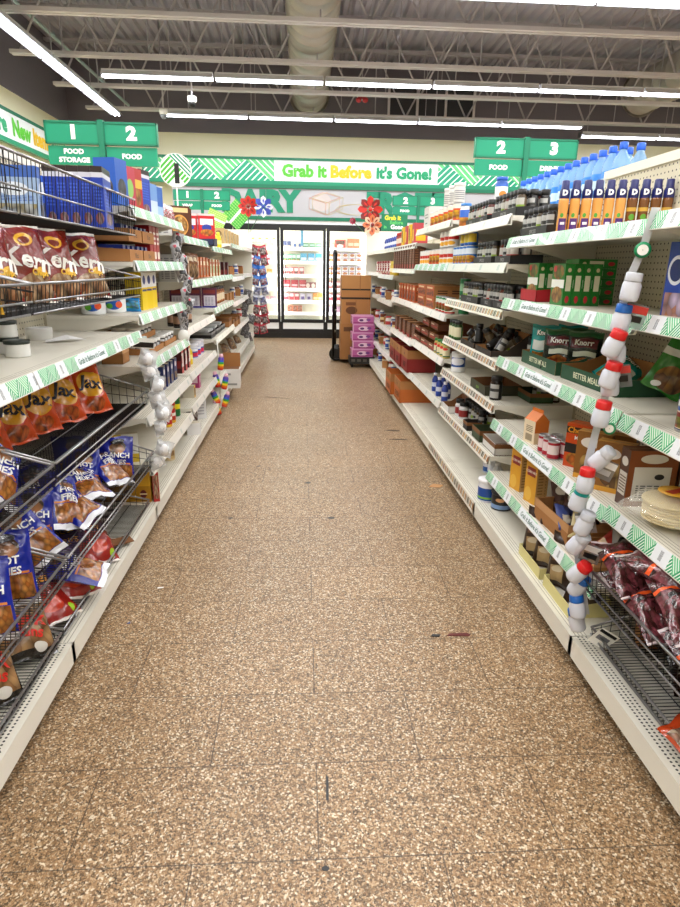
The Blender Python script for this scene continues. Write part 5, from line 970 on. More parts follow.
# =============== hanging aisle signs
SGN=pm('#0b8f6c',.45); SGD=pm('#08785a',.45)
def aisle_sign(x,y,ztop,w,halves,label,hh=.145,fh=.12,post=0):
    """two half boards side by side, number above, category below"""
    t=empty('aisle_sign',(x,y,ztop)); tag(t,label,'sign','aisle signs')
    for k,(n,tx) in enumerate(halves):
        x0=k*(w+.03)
        b=MB(); b.box(x0,x0+w,-.02,.02,-hh,0,SGN); b.box(x0+.0,x0+w,-.025,-.02,-.012,0,SGD); b.box(x0,x0+w,-.025,-.02,-hh,-hh+.012,SGD); b.box(x0,x0+.01,-.025,-.02,-hh,0,SGD); b.box(x0+w-.01,x0+w,-.025,-.02,-hh,0,SGD)
        b.text(n,hh*.8,TXW,T3(x0+w*.52,-.0215,-hh*.5),bold=.06,sx=1.15); b.build('number_board',t)
        b=MB(); b.box(x0+.01,x0+w-.01,-.015,.015,-hh-.01-fh,-hh-.01,SGN); ls=tx.split('\n')
        for j,l in enumerate(ls): b.text(l,.05*w/.42,TXW,T3(x0+w*.5,-.0165,-hh-.01-fh*(.5 if len(ls)==1 else .3+.45*j)),bold=.05,sx=1.1,wmax=w*.85)
        b.build('category_board',t)
    b=MB(); b.box(w-.005,w+.035,-.03,.03,-hh-fh-.02-post,.01,SGD)
    b.build('centre_post',t); return t
aisle_sign(1.365,5.3,2.30,.40,(('2','FOOD'),('3','DRINKS')),'large green aisle sign reading 2 FOOD and 3 DRINKS on the right',post=.40)
aisle_sign(-1.765,4.8,2.232,.365,(('1','FOOD\nSTORAGE'),('2','FOOD')),'large green aisle sign reading 1 FOOD STORAGE and 2 FOOD at left',post=1.93)
aisle_sign(-1.90,9.9,2.36,.40,(('1','WRAP'),('2','FOOD')),'small far green aisle sign reading 2 FOOD left of the freezers',post=2.05)
aisle_sign(1.36,9.95,2.35,.385,(('2','FOOD'),('3','DRINKS')),'small far green aisle sign reading 2 FOOD and 3 DRINKS right of the freezers',post=2.04)
# small board under the far right sign
b=MB(); b.box(-.20,.20,-.008,.008,-.12,.12,pm('#0c7a52',.5)); b.text('Grab it',.085,pm('#e8e03a',.5),T3(-.03,-.0088,.065),bold=.05); b.text('Before',.075,pm('#5cc36a',.5),T3(.03,-.0088,.0),bold=.04); b.text('in',.06,pm('#5cc36a',.5),T3(-.14,-.0088,-.065),bold=.04); b.text('Gone',.085,TXW,T3(.04,-.0088,-.065),bold=.05)
o=b.build('hanging_board'); o.location=(1.40,9.93,1.965); tag(o,'small dark green board reading Grab it Before Gone under the far sign','sign')
# round "1" sign
b=MB(); n=40; R=.14
def disc(r,y,m,b=b): b.add([(r*math.cos(2*PI*k/n),y,r*math.sin(2*PI*k/n)) for k in range(n)],[tuple(range(n))],m,[[(.5+.5*r/R*math.cos(2*PI*k/n),.5+.5*r/R*math.sin(2*PI*k/n)) for k in range(n)]])
def circ_mat():
    m,nt,bs=newmat('striped_disc'); T=NT(nt); V,u,v,_=T.uv(); setb(bs,None,.4)
    a=T.math('LESS_THAN',T.math('FRACT',T.math('MULTIPLY',T.math('SUBTRACT',v,u),6.2)),.62); c=T.math('LESS_THAN',T.math('FRACT',T.math('MULTIPLY',T.math('ADD',v,u),8)),.55)
    L=T.mix(a,'#ffffff','#4ab83c'); Rr=T.mix(c,'#ffffff','#12906a'); side=T.math('LESS_THAN',T.math('ADD',u,T.math('MULTIPLY',v,.9)),1.15)
    cur=T.mix(side,Rr,L); low=T.math('LESS_THAN',T.math('ADD',v,T.math('ABSOLUTE',T.math('SUBTRACT',u,.55))),.34); cur=T.mix(low,cur,'#ffffff')
    nt.links.new(cur,bs.inputs['Base Color']); return m
disc(R,0,PAPER); disc(R*.94,-.002,circ_mat()); b.add([(R*math.cos(2*PI*k/n),y,R*math.sin(2*PI*k/n)) for y in (0,.01) for k in range(n)],[(k,k+n,(k+1)%n+n,(k+1)%n) for k in range(n)]+[tuple(n+k for k in reversed(range(n)))],PAPER)
b.text('1',.21,TXK,T3(.01,-.003,-.035),bold=.05); b.tube([(0,.012,-.13),(0,.012,-.62)],.006,PAPER,6)
o=b.build('round_sign'); o.location=(-1.12,6.0,2.10); tag(o,'round white sign with green stripes and a black 1','sign')
# diamond hatch green poster next to the left far sign
b=MB(); b.box(-.16,.16,-.004,.004,-.16,.16,lab('greendots',  '#3fae3c',[('stripe',.0,.0,1,1,'#8fd070',9,9),('r',.44,0,.56,1,'#f4f8f0')],.5)); o=b.build('hanging_card'); o.matrix_world=Matrix.Translation((-.98,9.9,2.03))@Matrix.Rotation(.75,4,'Y'); tag(o,'bright green dotted diamond card hanging left of the freezers','card')
b=MB(); b.box(-.14,.14,-.004,.004,-.12,.12,lab('greendots2','#8fce4a',[('stripe',.0,.0,1,1,'#c8e890',9,9),('r',0,.44,1,.56,'#f4f8f0')],.5)); o=b.build('hanging_card'); o.matrix_world=Matrix.Translation((-1.28,9.82,1.95))@Matrix.Rotation(.4,4,'Y'); tag(o,'lime green card hanging under the far left aisle sign','card')
# pinwheel flowers
def flower(x,y,z,r,pet,cen,label,n=8,ax=-.80):
    t=empty('pinwheel_flower',(x,y,z)); tag(t,label,'pinwheel','pinwheel flowers')
    b=MB()
    for k in range(n):
        a=2*PI*k/n; M=Matrix.Rotation(a,4,'Y'); b.M=M
        p=[(0,0,.02*r/.12),(-.26*r,-.012,.45*r),(-.24*r,-.02,.8*r),(0,-.012,r),(.24*r,.0,.8*r),(.26*r,.008,.45*r)]
        b.add(p,[(0,1,2,3,4,5)],pet[k%len(pet)]); b.add([(q[0],q[1]+.004,q[2]) for q in p],[(5,4,3,2,1,0)],pet[k%len(pet)])
        p=[(0,-.024,.3*r),(-.08*r,-.026,.55*r),(0,-.026,.75*r),(.08*r,-.024,.55*r)]; b.add(p,[(0,1,2,3)],cen)
    b.M=Matrix(); b.build('petals',t)
    b=MB(); b.M=Matrix.Translation((0,-.03,0))@Matrix.Rotation(PI/2,4,'X'); b.lathe([(.001,.02),(r*.16,.012),(r*.18,0)],12,cen); b.build('hub',t)
    MB().tube([(0,.01,0),(ax-x,.02,1.74-z)],.005,pm('#2a5a30',.5),5).build('stick',t)
REDP=pm('#c8281e',.45); REDD=pm('#7a1410',.45); BLP=pm('#3a4ab0',.45); WHP=pm('#e4e4f0',.45); ORP=pm('#d8764a',.45)
flower(-.79,9.69,2.13,.15,[REDP],REDD,'red pinwheel flower above the left shelving end')
flower(-.57,9.69,2.13,.15,[WHP,BLP],BLP,'white and blue pinwheel flower above the left shelving end')
flower(.97,9.40,2.10,.185,[REDP,REDD],REDP,'large red pinwheel flower above the right shelving end',ax=.97)
flower(1.0,9.36,1.89,.145,[ORP,pm('#e8c0a0',.45)],REDD,'orange and cream pinwheel flower below the red one at right',ax=1.0)
flower(.72,9.40,1.94,.05,[pm('#b03a5a',.45)],REDD,'tiny closed pink pinwheel hanging left of the orange flower',ax=.95)
# =============== clip strips of bagged goods
def puff(w,h,mat,seed,name='bagged_item',core=None):
    o=bag(w,h,w*.55,mat,seed=seed,name=name,nu=8,nv=10,wr=w*.09)
    if core: b=MB(); b.lathe([(w*.12,h*.1),(w*.3,h*.25),(w*.34,h*.5),(w*.25,h*.75),(w*.08,h*.85)],12,core); b.build('contents',o)
    return o
CLR=pm('#e4e7ea',.12,alpha=.5,spec=.9); WHC=pm('#e8e8ea',.5)
MB_=MB(); MB_.tube([(-.74,2.955,.98),(-.70,2.955,.80),(-.69,2.955,.5),(-.72,2.955,.36)],.003,PAPER,5); MB_.quad([(-.752,2.95,.98),(-.728,2.95,.98),(-.678,2.95,.5),(-.702,2.95,.5)],pm('#c8cccc',.3)); tag(MB_.build('clip_strip'),'clear clip strip hanging from the end of the flat left shelf','clip strip')
cp=puff(.085,.085,CLR,130,core=WHC)
for k,(x,z) in enumerate(((-.735,.86),(-.715,.80),(-.695,.735),(-.685,.665),(-.68,.60),(-.69,.53),(-.69,.42),(-.715,.35))): put(cp,x,2.93+(.02 if k%2 else -.01),z-.02,(.1,.3*(-1)**k,.3+.4*(k%3)),f'clear bag of white cups on the left clip strip, {["topmost","second","third","fourth","fifth","sixth","seventh","lowest"][k]}','bagged item','clear bags on the left clip strip')
b=MB(); b.quad([(-.05,0,0),(.05,0,0),(.045,0,.05),(-.05,0,.05)],PAPER); b.box(-.045,.045,-.002,-.001,.005,.03,BLACK); put(b.build('header_card'),-.735,2.90,.93,(.3,.1,.4),'white and black header card at the top of the left clip strip','card')
SILV=pm('#a8a8ac',.25,.5); pkS=lab('silverbag','#a4a4a8',[('e',.5,.6,.3,.2,'#3a3a3e'),('r',.2,.75,.5,.9,'#b03040'),('food',.1,.05,.9,.45,'#e0e0e0','#3c3c40',8)],.25,coat=.3,bump=25)
sv=puff(.075,.10,pkS,133)
b=MB(); b.tube([(-.80,4.17,1.50),(-.765,4.17,1.2),(-.745,4.17,1.0),(-.78,4.17,.87)],.004,PAPER,5); tag(b.build('clip_strip'),'clip strip of silvery packets hanging by the third left unit','clip strip')
for k in range(9):
    t=k/8; x=-.80+.055*math.sin(t*PI*.9); put(sv,x,4.13-(k%2)*.02,1.40-.066*k,(0,.3*(-1)**k,.6+.3*(k%3)),f'silvery packet on the second left clip strip, {ORD[k]} from the top','packet','silvery packets on the second left clip strip')
b=MB(); b.M=Matrix.Rotation(PI/2,4,'X'); b.lathe([(.001,-.0),(.036,-.002),(.04,.01),(.036,.018),(.001,.02)],20,pm('#e4e4de',.3)); o=b.build('round_container'); put(o,-.775,4.10,.86,(0,0,.3),'white round container at the bottom of the silvery clip strip','container')
# rainbow strip
RB=lab('rainbow','#d82a28',[('r',0,.16,1,.32,'#e8721c'),('r',0,.32,1,.48,'#f0d82c'),('r',0,.48,1,.64,'#3aa83c'),('r',0,.64,1,.80,'#2a5ac8'),('r',0,.8,1,1,'#5a3a9a')],.35)
def rbow():
    b=MB(); b.lathe([(.022,0),(.026,.01),(.026,.10),(.02,.112)],12,RB); o=b.build('rainbow_toy'); MB().lathe([(.012,.11),(.02,.12),(.014,.138),(.001,.142)],10,pm('#e8b8c4',.4)).build('tip',o); return o
rbo=rbow()
b=MB(); b.tube([(-.745,5.47,.66),(-.74,5.47,.4),(-.735,5.47,.08)],.004,PAPER,5); tag(b.build('clip_strip'),'clip strip of rainbow toys hanging on the left side','clip strip')
for k,(x,z,t) in enumerate(((-.725,.42,.1),(-.75,.27,-.2),(-.70,.25,.2),(-.755,.12,-.4),(-.705,.09,.3),(-.75,.0+.02,-.3))): put(rbo,x,5.44,z,(0,t,.2),f'rainbow striped toy on the left clip strip, {["topmost","second","third","fourth","fifth","lowest"][k]}','toy','rainbow striped toys')
# far left strips: grey mesh packs and toy bags at the end of the run
DG=lab('greymesh','#5c5c60',[('food',0,0,1,1,'#b4b4b8','#26262a',9)],.4,bump=30); dg=puff(.11,.13,DG,137)
b=MB(); b.tube([(-.80,8.9,1.0),(-.76,8.9,.3)],.004,PAPER,5); tag(b.build('clip_strip'),'clip strip of grey mesh packs near the far left shelving end','clip strip')
for k in range(8): put(dg,-.79+.05*math.sin(k*1.9),8.88+.02*(k%2),.86-.085*k,(0,.3*(-1)**k,.3*(k%3)),f'grey mesh pack on the far left clip strip, {ORD[k]} from the top','mesh pack','grey mesh packs')
TOY=[lab('toyblue','#2a6ac0',[('food',.1,.1,.9,.7,'#d8e0f0','#c02a38',6)],.35,bump=20),lab('toyred','#b0283a',[('food',.1,.1,.9,.8,'#e8dcd8','#5a1420',6)],.35,bump=20),lab('toywht','#c8ccd8',[('food',.1,.1,.9,.8,'#2a48a0','#e8e8f0',5)],.35,bump=20)]
ty=[puff(.12,.15,m,140+k,name='toy_pack') for k,m in enumerate(TOY)]
b=MB(); b.tube([(-.72,9.82,1.62),(-.70,9.82,.3)],.004,PAPER,5); b.tube([(-.58,9.82,1.62),(-.56,9.82,.3)],.004,PAPER,5); b.tube([(-.80,9.73,1.62),(-.72,9.82,1.62),(-.58,9.82,1.62)],.006,PAPER,5); tag(b.build('clip_strip'),'pair of toy clip strips hanging at the end of the left run','clip strip')
for k in range(18):
    c=k%2; j=k//2; q=(1 if j<2 else 0 if j<4 else 2 if j<6 else 1) if c else (0 if j in(1,2,3) else 1 if j==0 or j>5 else 2)
    put(ty[q],-.73+.15*c+.02*math.sin(j*2.1),9.80,1.45-.145*j,(0,.25*(-1)**k,.2*(k%3-1)),f'{["blue","red","white and blue"][q]} toy pack at the left run end, {"right" if c else "left"} strip, {ORD[j]} down','toy pack','toy packs at the end of the left run')
# =============== LEFT D..G
CER=lab('cereal','#5a3018',[('e',.5,.4,.4,.33,'#d89a4a'),('efood',.5,.4,.36,.28,'#e8c070','#a8601c',9),('r',.1,.8,.9,.94,'#e8c890'),('r',0,0,1,.06,'#8a2020')],.35)
WS=lab('whside','#c8c8c8',[('stripe',.15,.1,.85,.9,'#7a7a80',12,3)],.4)
put(cbox(.16,.06,.19,WS,pm('#3a2c28',.5),name='carton'),-.93,4.30,1.477,.2,'white backed carton at the near end of the fourth left unit','carton')
ce=cbox(.15,.06,.21,CER,CER,pm('#6a3a1c',.4),name='cereal_box'); put(ce,-.86,4.60,1.477,.55,'brown cereal box picturing golden pieces on the top left shelf','cereal box'); put(ce,-.88,4.78,1.477,.55,'second brown cereal box partly behind the first','cereal box')
RC=lab('redcer','#c41c24',[('r',.1,.55,.9,.8,'#e8e4f0'),('e',.5,.45,.3,.13,'#2a3a9a'),('efood',.5,.25,.4,.14,'#e8a02c','#d85a1c',7),('r',0,.92,1,1,'#e8c8c8')],.35)
rcx=cbox(.13,.06,.19,RC,RC,pm('#b01c24',.4),name='cereal_box'); put(rcx,-.92,5.35,1.505,.3,'red cereal box with blue oval, left one of the pair','cereal box'); put(rcx,-.78-.0,5.35,1.505,.3,'red cereal box with blue oval, right one of the pair','cereal box')
put(tray(.34,.22,.06,.05,pm('#1c2448',.5),CARD,name='cardboard_tray'),-.88,5.36,1.453,.0,'navy tray holding the two red cereal boxes','tray')
YBt=bottle(.03,.15,pm('#e0c020',.3),lab('yb','#e8c81c',[('r',.2,.3,.8,.7,'#f0e890')],.3),pm('#e8d83a',.4),name='yellow_bottle'); row(YBt,5,-.87,(5.75,6.4),1.452,0,'yellow bottle','on the top left shelf by the dotted cards','bottle',dx=[0,.07,0,.07,0])
BGP=lab('beigepk','#b89a6a',[('efood',.5,.5,.35,.35,'#e0c890','#8a6a3a',6)],.4); row(cbox(.10,.12,.16,BGP,BGP,name='carton'),6,-.90,(7.1,8.6),1.524,LQ,'beige printed pack','on the top shelf near the freezers','carton')
# second shelf D2/E2
BR2=lab('brownbag','#7a4c2c',[('food',.1,.1,.9,.6,'#c8a070','#4a2a18',6),('r',.2,.7,.8,.85,'#d8c8a8')],.4); put(cbox(.08,.12,.17,WS,WS,name='carton'),-.87,4.24,1.194,LQ,'grey lettered carton beside the silvery clip strip','carton')
row(cbox(.08,.14,.17,BR2,BR2,name='carton'),3,-.88,(4.38,4.62),1.194,LQ,'brown printed carton','right after the grey lettered carton','carton')
bgb=bag(.13,.19,.05,BR2,seed=150,name='cookie_bag'); row(bgb,2,-.84,(4.75,4.92),1.194,.9,'leaning brown cookie bag','on the second left shelf','bag')
ORX=lab('orangebx','#c4652c',[('food',.1,.1,.9,.5,'#e8b070','#8a3a1c',6),('r',.1,.6,.9,.8,'#e8d8b8')],.4); row(cbox(.10,.12,.16,ORX,ORX,name='carton'),4,-.88,(5.10,5.6),1.204,LQ,'orange brown carton','in the middle of the second left shelf','carton')
CRX=lab('creambx','#d8c8a8',[('r',.2,.2,.8,.6,'#8a9a4a'),('r',.1,.7,.9,.85,'#b04a2c')],.4); row(cbox(.10,.12,.15,CRX,ORX,name='carton'),4,-.88,(5.8,6.4),1.204,LQ,'cream and green carton','past the orange brown cartons','carton')
row(cbox(.12,.12,.16,DKR,DKR,name='carton'),3,-.90,(6.6,7.3),1.204-.028,LQ,'deep maroon carton','at the end of the second left shelf','carton')
# third shelf D3: 
PBX=lab('purplebx','#5a2048',[('r',.12,.1,.88,.62,'#d8d4e0'),('stripe',.18,.15,.82,.55,'#8a86a0',6,5),('r',0,0,1,.08,'#24309a'),('r',.1,.72,.9,.9,'#8a2a2a')],.4)
px_=cbox(.13,.08,.17,PBX,PBX,pm('#5a1c24',.4),name='cocoa_box'); 
for k,(x,y) in enumerate(((-1.09,5.60),(-.96,5.65),(-.83,5.70))): put(px_,x,y,.939,.15,f'maroon and white cocoa box with blue foot, {["left","middle","right"][k]} of three','carton','maroon cocoa boxes')
dk=bottle(.028,.15,pm('#1c1010',.2),lab('dkb','#2a1414',[('r',.2,.2,.8,.6,'#b08a70')],.3),pm('#c01c20',.35),name='syrup_bottle'); 
for k,(x,y) in enumerate(((-.84,4.26),(-.90,4.36),(-.83,4.46),(-.90,4.56),(-.84,4.66))): put(dk,x,y,.894,0,f'dark syrup bottle with red cap, {ORD[k]} going away on the third left shelf','bottle','dark syrup bottles')
row(jar(.035,.16,pm('#8a4a1c',.25),lab('honey','#a8641c',[('r',.2,.2,.8,.7,'#e8d8b8')],.3),pm('#1c1c1c',.4),name='honey_jar'),5,-.86,(6.2,6.75),.939,0,'amber jar with dark lid','on the third left shelf far part','jar')
row(cbox(.16,.14,.10,CARD,CARD,name='carton'),3,-.90,(7.1,7.7),.904,LQ,'small brown carton','on the third shelf near the freezers','carton')
# lower shelves
BWT=jar(.05,.12,pm('#d8dce8',.35),lab('bwt','#3a58a8',[('r',.1,.2,.9,.5,'#c8284a'),('r',.1,.6,.9,.8,'#e4e8f0')],.3),pm('#e4e4ec',.35),name='round_tub',neck=.95); row(BWT,3,-.88,(4.95,5.25),.589,0,'blue and white round tub','on the fourth left shelf','tub')
row(YBt,2,-.85,(4.55,4.65),.589,0,'yellow and black bottle','before the blue and white tubs','bottle')
BKT2=cartonopen(.26,.20,.05,BLACK,pm('#8a8a88',.6),name='black_tray'); row(BKT2,3,-.90,(5.65,6.35),.681,LQ,'flat black tray','of pale packs on the fourth left shelf','tray')
pl=cbox(.22,.15,.02,pm('#c8ccce',.4),pm('#c8ccce',.4),pm('#c8ccce',.4),name='pale_pack'); row(pl,3,-.90,(5.65,6.35),.733,LQ,'flat pale pack','resting on a flat black tray','pack')
put(cartonopen(.26,.24,.09,CARD,CARDD),-.89,6.72,.681,LQ,'brown open carton beyond the flat black trays','carton')
row(cartonopen(.24,.24,.10,CARD,CARDD),3,-.90,(7.15,7.85),.614,LQ,'brown open carton','on the fourth shelf near the freezers','carton')
PKb=lab('pinkpk','#b8407a',[('r',.2,.3,.8,.7,'#e8c8d8')],.4); put(cbox(.07,.07,.13,PKb,PKb,name='carton'),-.86,4.95,.359,LQ,'pink carton alone on the fifth left shelf','carton'); put(cbox(.06,.08,.09,lab('yblk','#d8a81c',[('r',.2,.2,.8,.8,'#3a2010')],.4),name='carton'),-.84,4.55,.359,LQ,'yellow and black pack on the fifth left shelf','carton'); put(cbox(.05,.06,.10,DKR,DKR,name='carton'),-.92,5.25,.359,LQ,'dark maroon pack at the back of the fifth left shelf','carton')
DOT=lab('dots','#e6e4e2',[('efood',.5,.5,.5,.5,'#e6e4e2','#5a3a34',7)],.4); put(cbox(.10,.08,.16,DOT,DOT,name='carton'),-.86,4.62,.119,.5,'white carton with dark dots on the bottom left deck','carton'); put(cbox(.10,.08,.09,pm('#e0e0e2',.35),name='carton'),-.80,4.38,.119,.4,'small plain white pack on the bottom left deck','carton')
put(cbox(.09,.09,.20,lab('wht3','#dcdcde',[('stripe',.2,.2,.8,.8,'#b0b0b8',5)],.4),name='carton'),-.83,4.88,.119,.4,'tall white ribbed pack on the bottom left deck','carton'); put(cbox(.09,.09,.22,lab('wht4','#c8d0dc',[('r',.0,.8,1,1,'#2a4a98')],.4),name='carton'),-.93,5.02,.119,.4,'tall white pack with navy top on the bottom left deck','carton')
put(cbox(.16,.14,.12,lab('dkpk','#2a3250',[('r',.2,.2,.8,.7,'#6a2a3a')],.4),name='carton'),-.93,5.30,.119,LQ,'dark navy and wine pack behind the rainbow strip','carton')
# protruding white carton
b=MB(); b.box(-.09,.09,-.10,.10,0,.19,pm('#dcdad6',.6)); b.box(-.088,.088,.08,.086,.19,.33,CARD); b.box(-.088,-.082,-.08,.08,.19,.27,CARDD); b.box(-.06,.06,-.101,-.1005,.03,.05,pm('#8a8a88',.5)); b.box(-.07,.0,-.101,-.1005,.13,.15,pm('#8a8a88',.5)); b.box(-.08,.08,-.09,.09,.1905,.192,CARDD)
put(b.build('white_carton'),-.72,6.22,.126,.05,'white shipping carton with open brown flap jutting off the left deck','carton')
BAN=lab('brownpk','#6a4420',[('food',.1,.1,.9,.8,'#c89a58','#3a2010',6)],.4,bump=20); bn=bag(.13,.12,.06,BAN,seed=155,name='snack_pack')
for k in range(6): put(bn,-.82-.06*(k%2),6.95+.15*k,.124,(-.6,0,LQ-.4),f'brown snack pack on the bottom left deck past the white carton, {ORD[k]} going away','pack','brown snack packs on the bottom left deck')
for k in range(5): put(bn,-.84-.05*(k%2),7.1+.3*k,.314,(-.6,0,LQ-.4),f'brown snack pack on the low shelf near the freezers, {ORD[k]} going away','pack','brown snack packs on the low shelf')
for lvl,z,ya,yb,n in (('fourth shelf near the left end',.614,8.1,9.4,5),('third shelf near the left end',.914,8.0,9.4,6),('second shelf near the left end',1.194,7.8,9.4,6)):
    for k in range(n): q=(k*3+int(z*10))%4; put(MX[q],-.88-.03*(k%2),ya+(yb-ya)*k/(n-1),z,R_.uniform(-1,1)+.8,f'{cols[q]} item on the {lvl}, {ORD[k]} going away','grocery item',f'mixed items on the {lvl}')
# =============== freezer goods
def fput(proto,x,z,label,cat,group,y=12.12,rz=0): return put(proto,x,y,z,rz,label,cat,group)
mk=bottle(.045,.17,pm('#eceade',.3),lab('milk','#eceade',[('r',.2,.2,.8,.6,'#d8e0c0')],.3),pm('#d8c83a',.4),name='milk_bottle',sh=.6)
for k in range(6): fput(mk,-1.18+.13*k,1.63,f'white milk bottle in the left freezer door top shelf, {["leftmost","second","third","fourth","fifth","rightmost"][k]}','bottle','milk bottles in the freezer')
def fr(n,x0,x1,z,m,w,h,desc,where,name='frozen_box'):
    p=cbox(w,.12,h,m,m,name=name)
    for k in range(n): fput(p,x0+(x1-x0)*(k/(n-1) if n>1 else 0),z,f'{desc} {where}'+('' if n==1 else f', {["leftmost","second from left","third from left","fourth from left","fifth from left","sixth from left"][k] if k<n-1 else "rightmost"}'),'frozen food',f'{desc} {where}' if n>1 else None)
WM='in the middle freezer'; WR='in the right freezer'; WL='in the left freezer'
mF=lambda k,b,s:lab('fz'+k,b,s,.35)
fr(2,-.33,-.25,1.63,mF('a','#3a4a78',[('r',.1,.1,.9,.4,'#c8b8a0')]),.07,.12,'dark blue pack',WM+' top shelf'); fr(2,-.14,-.05,1.63,mF('b','#e8dcd0',[('e',.5,.5,.3,.3,'#3a6ab0')]),.08,.10,'cream tub',WM+' top shelf'); fr(3,.06,.30,1.63,mF('c','#2f9a5c',[('r',.1,.4,.9,.8,'#b8e0c8')]),.11,.09,'green pack',WM+' top shelf')
b=MB(); b.box(-.025,.025,-.01,.01,-.28,0,pm('#5ab8e8',.4)); o=b.build('hang_strip'); put(o,-.01,12.02,1.95,0,'light blue strip hanging inside the middle freezer','strip')
fr(4,-.32,-.08,1.39,mF('d','#3fa878',[('r',.1,.5,.9,.9,'#d8f0e0'),('food',.1,.05,.9,.4,'#2a7a4a','#e8c060',5)]),.075,.13,'green and white pack',WM+' second shelf'); fr(3,.02,.30,1.39,mF('e','#48b0d8',[('r',.1,.2,.9,.5,'#e0f0f8')]),.12,.15,'sky blue pack',WM+' second shelf')
fr(4,-.32,-.02,1.15,mF('f','#c8303a',[('r',.1,.5,.9,.9,'#ece4e0'),('efood',.5,.3,.3,.2,'#e8c8b0','#8a1c20',5)]),.09,.14,'red and white pack',WM+' third shelf')
fr(3,-.30,-.0,.90,mF('g','#b01828',[('r',.1,.3,.9,.5,'#e8c8c8')]),.13,.16,'deep red box',WM+' fourth shelf'); fr(2,.10,.20,.90,mF('h','#7a2430',[('e',.5,.5,.35,.35,'#e8d8c8')]),.10,.12,'wine red tub',WM+' fourth shelf')
fr(3,-.31,-.11,.675,mF('i','#c83844',[('r',.1,.55,.9,.9,'#f0e8e4')]),.09,.15,'crimson and white box',WM+' fifth shelf'); fr(2,.0,.12,.675,mF('j','#d8d4e0',[('r',.2,.2,.8,.6,'#5a4a8a')]),.10,.14,'pale violet box',WM+' fifth shelf'); fr(2,.24,.33,.675,mF('k','#e89a3c',[('r',.1,.2,.9,.5,'#f0e0a0')]),.085,.15,'orange box',WM+' fifth shelf')
fr(3,-.24,-.06,.46,mF('l','#d8703a',[('food',.1,.1,.9,.9,'#e8b088','#c04a20',5)]),.09,.13,'orange sack',WM+' lowest shelf')
fr(1,.55,.55,1.63,mF('m','#d8b088',[('r',.2,.3,.8,.7,'#e8e0d0')]),.07,.11,'tan pack',WR+' top shelf'); fr(1,.70,.70,1.63,mF('n','#d8482c',[('r',.1,.5,.9,.9,'#5a3418'),('e',.5,.3,.3,.2,'#e8e8e0')]),.20,.16,'red and brown family box',WR+' top shelf'); fr(2,.90,1.0,1.63,mF('o','#d88a4a',[('r',.1,.3,.9,.6,'#e8d8b8')]),.12,.18,'orange tan sack',WR+' top shelf')
OF=mF('p','#ecebe6',[('efood',.5,.45,.36,.30,'#f0a038','#d8641c',5),('r',.1,.82,.9,.95,'#8a5aa0')])
for j,(z,nm) in enumerate(((1.39,'second shelf'),(1.15,'third shelf'))): fr(5,.54,1.06,z,OF,.115,.085,'cup pack with orange fruit',f'{WR} {nm} bottom layer'); fr(5,.54,1.06,z+.087,OF,.115,.085,'cup pack with orange fruit',f'{WR} {nm} top layer')
fr(4,.54,.98,.90,mF('f','#c8303a',[]),.10,.14,'red frozen box',WR+' fourth shelf'); fr(4,.54,.98,.675,mF('i','#c83844',[]),.10,.14,'crimson frozen box',WR+' fifth shelf'); fr(3,.54,.80,.46,mF('q','#c8a0b8',[]),.10,.12,'pinkish pack',WR+' lowest shelf')
fr(4,-1.1,-.62,1.15,mF('r','#e8a848',[('r',.1,.2,.9,.5,'#f0e0c0')]),.10,.10,'yellow orange pack',WL+' third shelf'); fr(5,-1.15,-.55,.675,mF('s','#d8a0a8',[('r',.1,.2,.9,.5,'#f0e0e0')]),.12,.08,'pale pink pack',WL+' fifth shelf'); fr(4,-1.1,-.65,1.39,mF('t','#e4e0e8',[('r',.1,.2,.9,.5,'#c84050')]),.10,.12,'white and red pack',WL+' second shelf')
# =============== hand truck and its boxes near the far right end
t=empty('hand_truck',(.47,9.0,0),1.45); tag(t,'dark upright hand truck standing before the freezers','hand truck')
b=MB()
b.tube([(-.12,.02,1.47),(-.12,.02,.06)],.018,DKMET,8); b.tube([(-.12,.02,1.47),(-.05,.02,1.52),(.20,.02,1.52),(.26,.02,1.47),(.26,.02,.06)],.018,DKMET,8); b.build('frame',t)
b=MB(); 
for z in (.4,.7,1.0,1.25): b.tube([(-.12,.02,z),(.26,.02,z)],.012,DKMET,6)
b.build('cross_bars',t); MB().box(-.13,.28,-.25,.0,.02,.035,DKMET).build('toe_plate',t)
for s in (-.06,.24):
    b=MB(); b.M=T3(s,-.02,.10)@Matrix.Rotation(PI/2,4,'Y'); b.lathe([(.03,-.02),(.07,-.025),(.10,-.02),(.10,.02),(.07,.025),(.03,.02)],20,BLACK); w=b.build('wheel',t)
KX=lab('kraftbig','#b07a44',[('r',0,.74,1,.80,'#2a1a12'),('r',.15,.55,.5,.65,'#7a4c28'),('e',.35,.4,.2,.12,'#6a4224'),('r',.49,0,.51,.72,'#94683a')],.75)
kx=cbox(.40,.35,.44,KX,KX,CARDL,name='shipping_box')
put(cbox(.40,.36,.50,lab('kraft3','#a8743f',[('r',.1,.78,.6,.9,'#6a4426'),('e',.75,.5,.12,.12,'#6a4426')],.75),CARD,CARDL,name='shipping_box'),.73,8.86,.055,0,'large brown shipping box, bottom one of the tall stack by the freezers','box')
put(kx,.735,8.86,.556,0,'large brown shipping box with dark tape, middle of the tall stack','box')
put(cbox(.40,.35,.20,lab('kraft4','#b8834c',[('r',0,.02,1,.12,'#2a1a12'),('r',.62,0,.64,1,'#8a5a30')],.75),CARD,CARDL,name='shipping_box'),.735,8.86,.997,0,'low brown shipping box on top of the tall stack','box')
t=empty('dolly',(.80,8.42,0)); tag(t,'low black crate dolly under the pink packs','dolly')
b=MB(); b.box(-.17,.17,-.13,.13,.05,.14,pm('#151517',.5)); 
for k in range(4): b.box(-.145+.08*k,-.095+.08*k,-.131,-.1305,.08,.115,pm('#5a564e',.5))
b.build('crate',t)
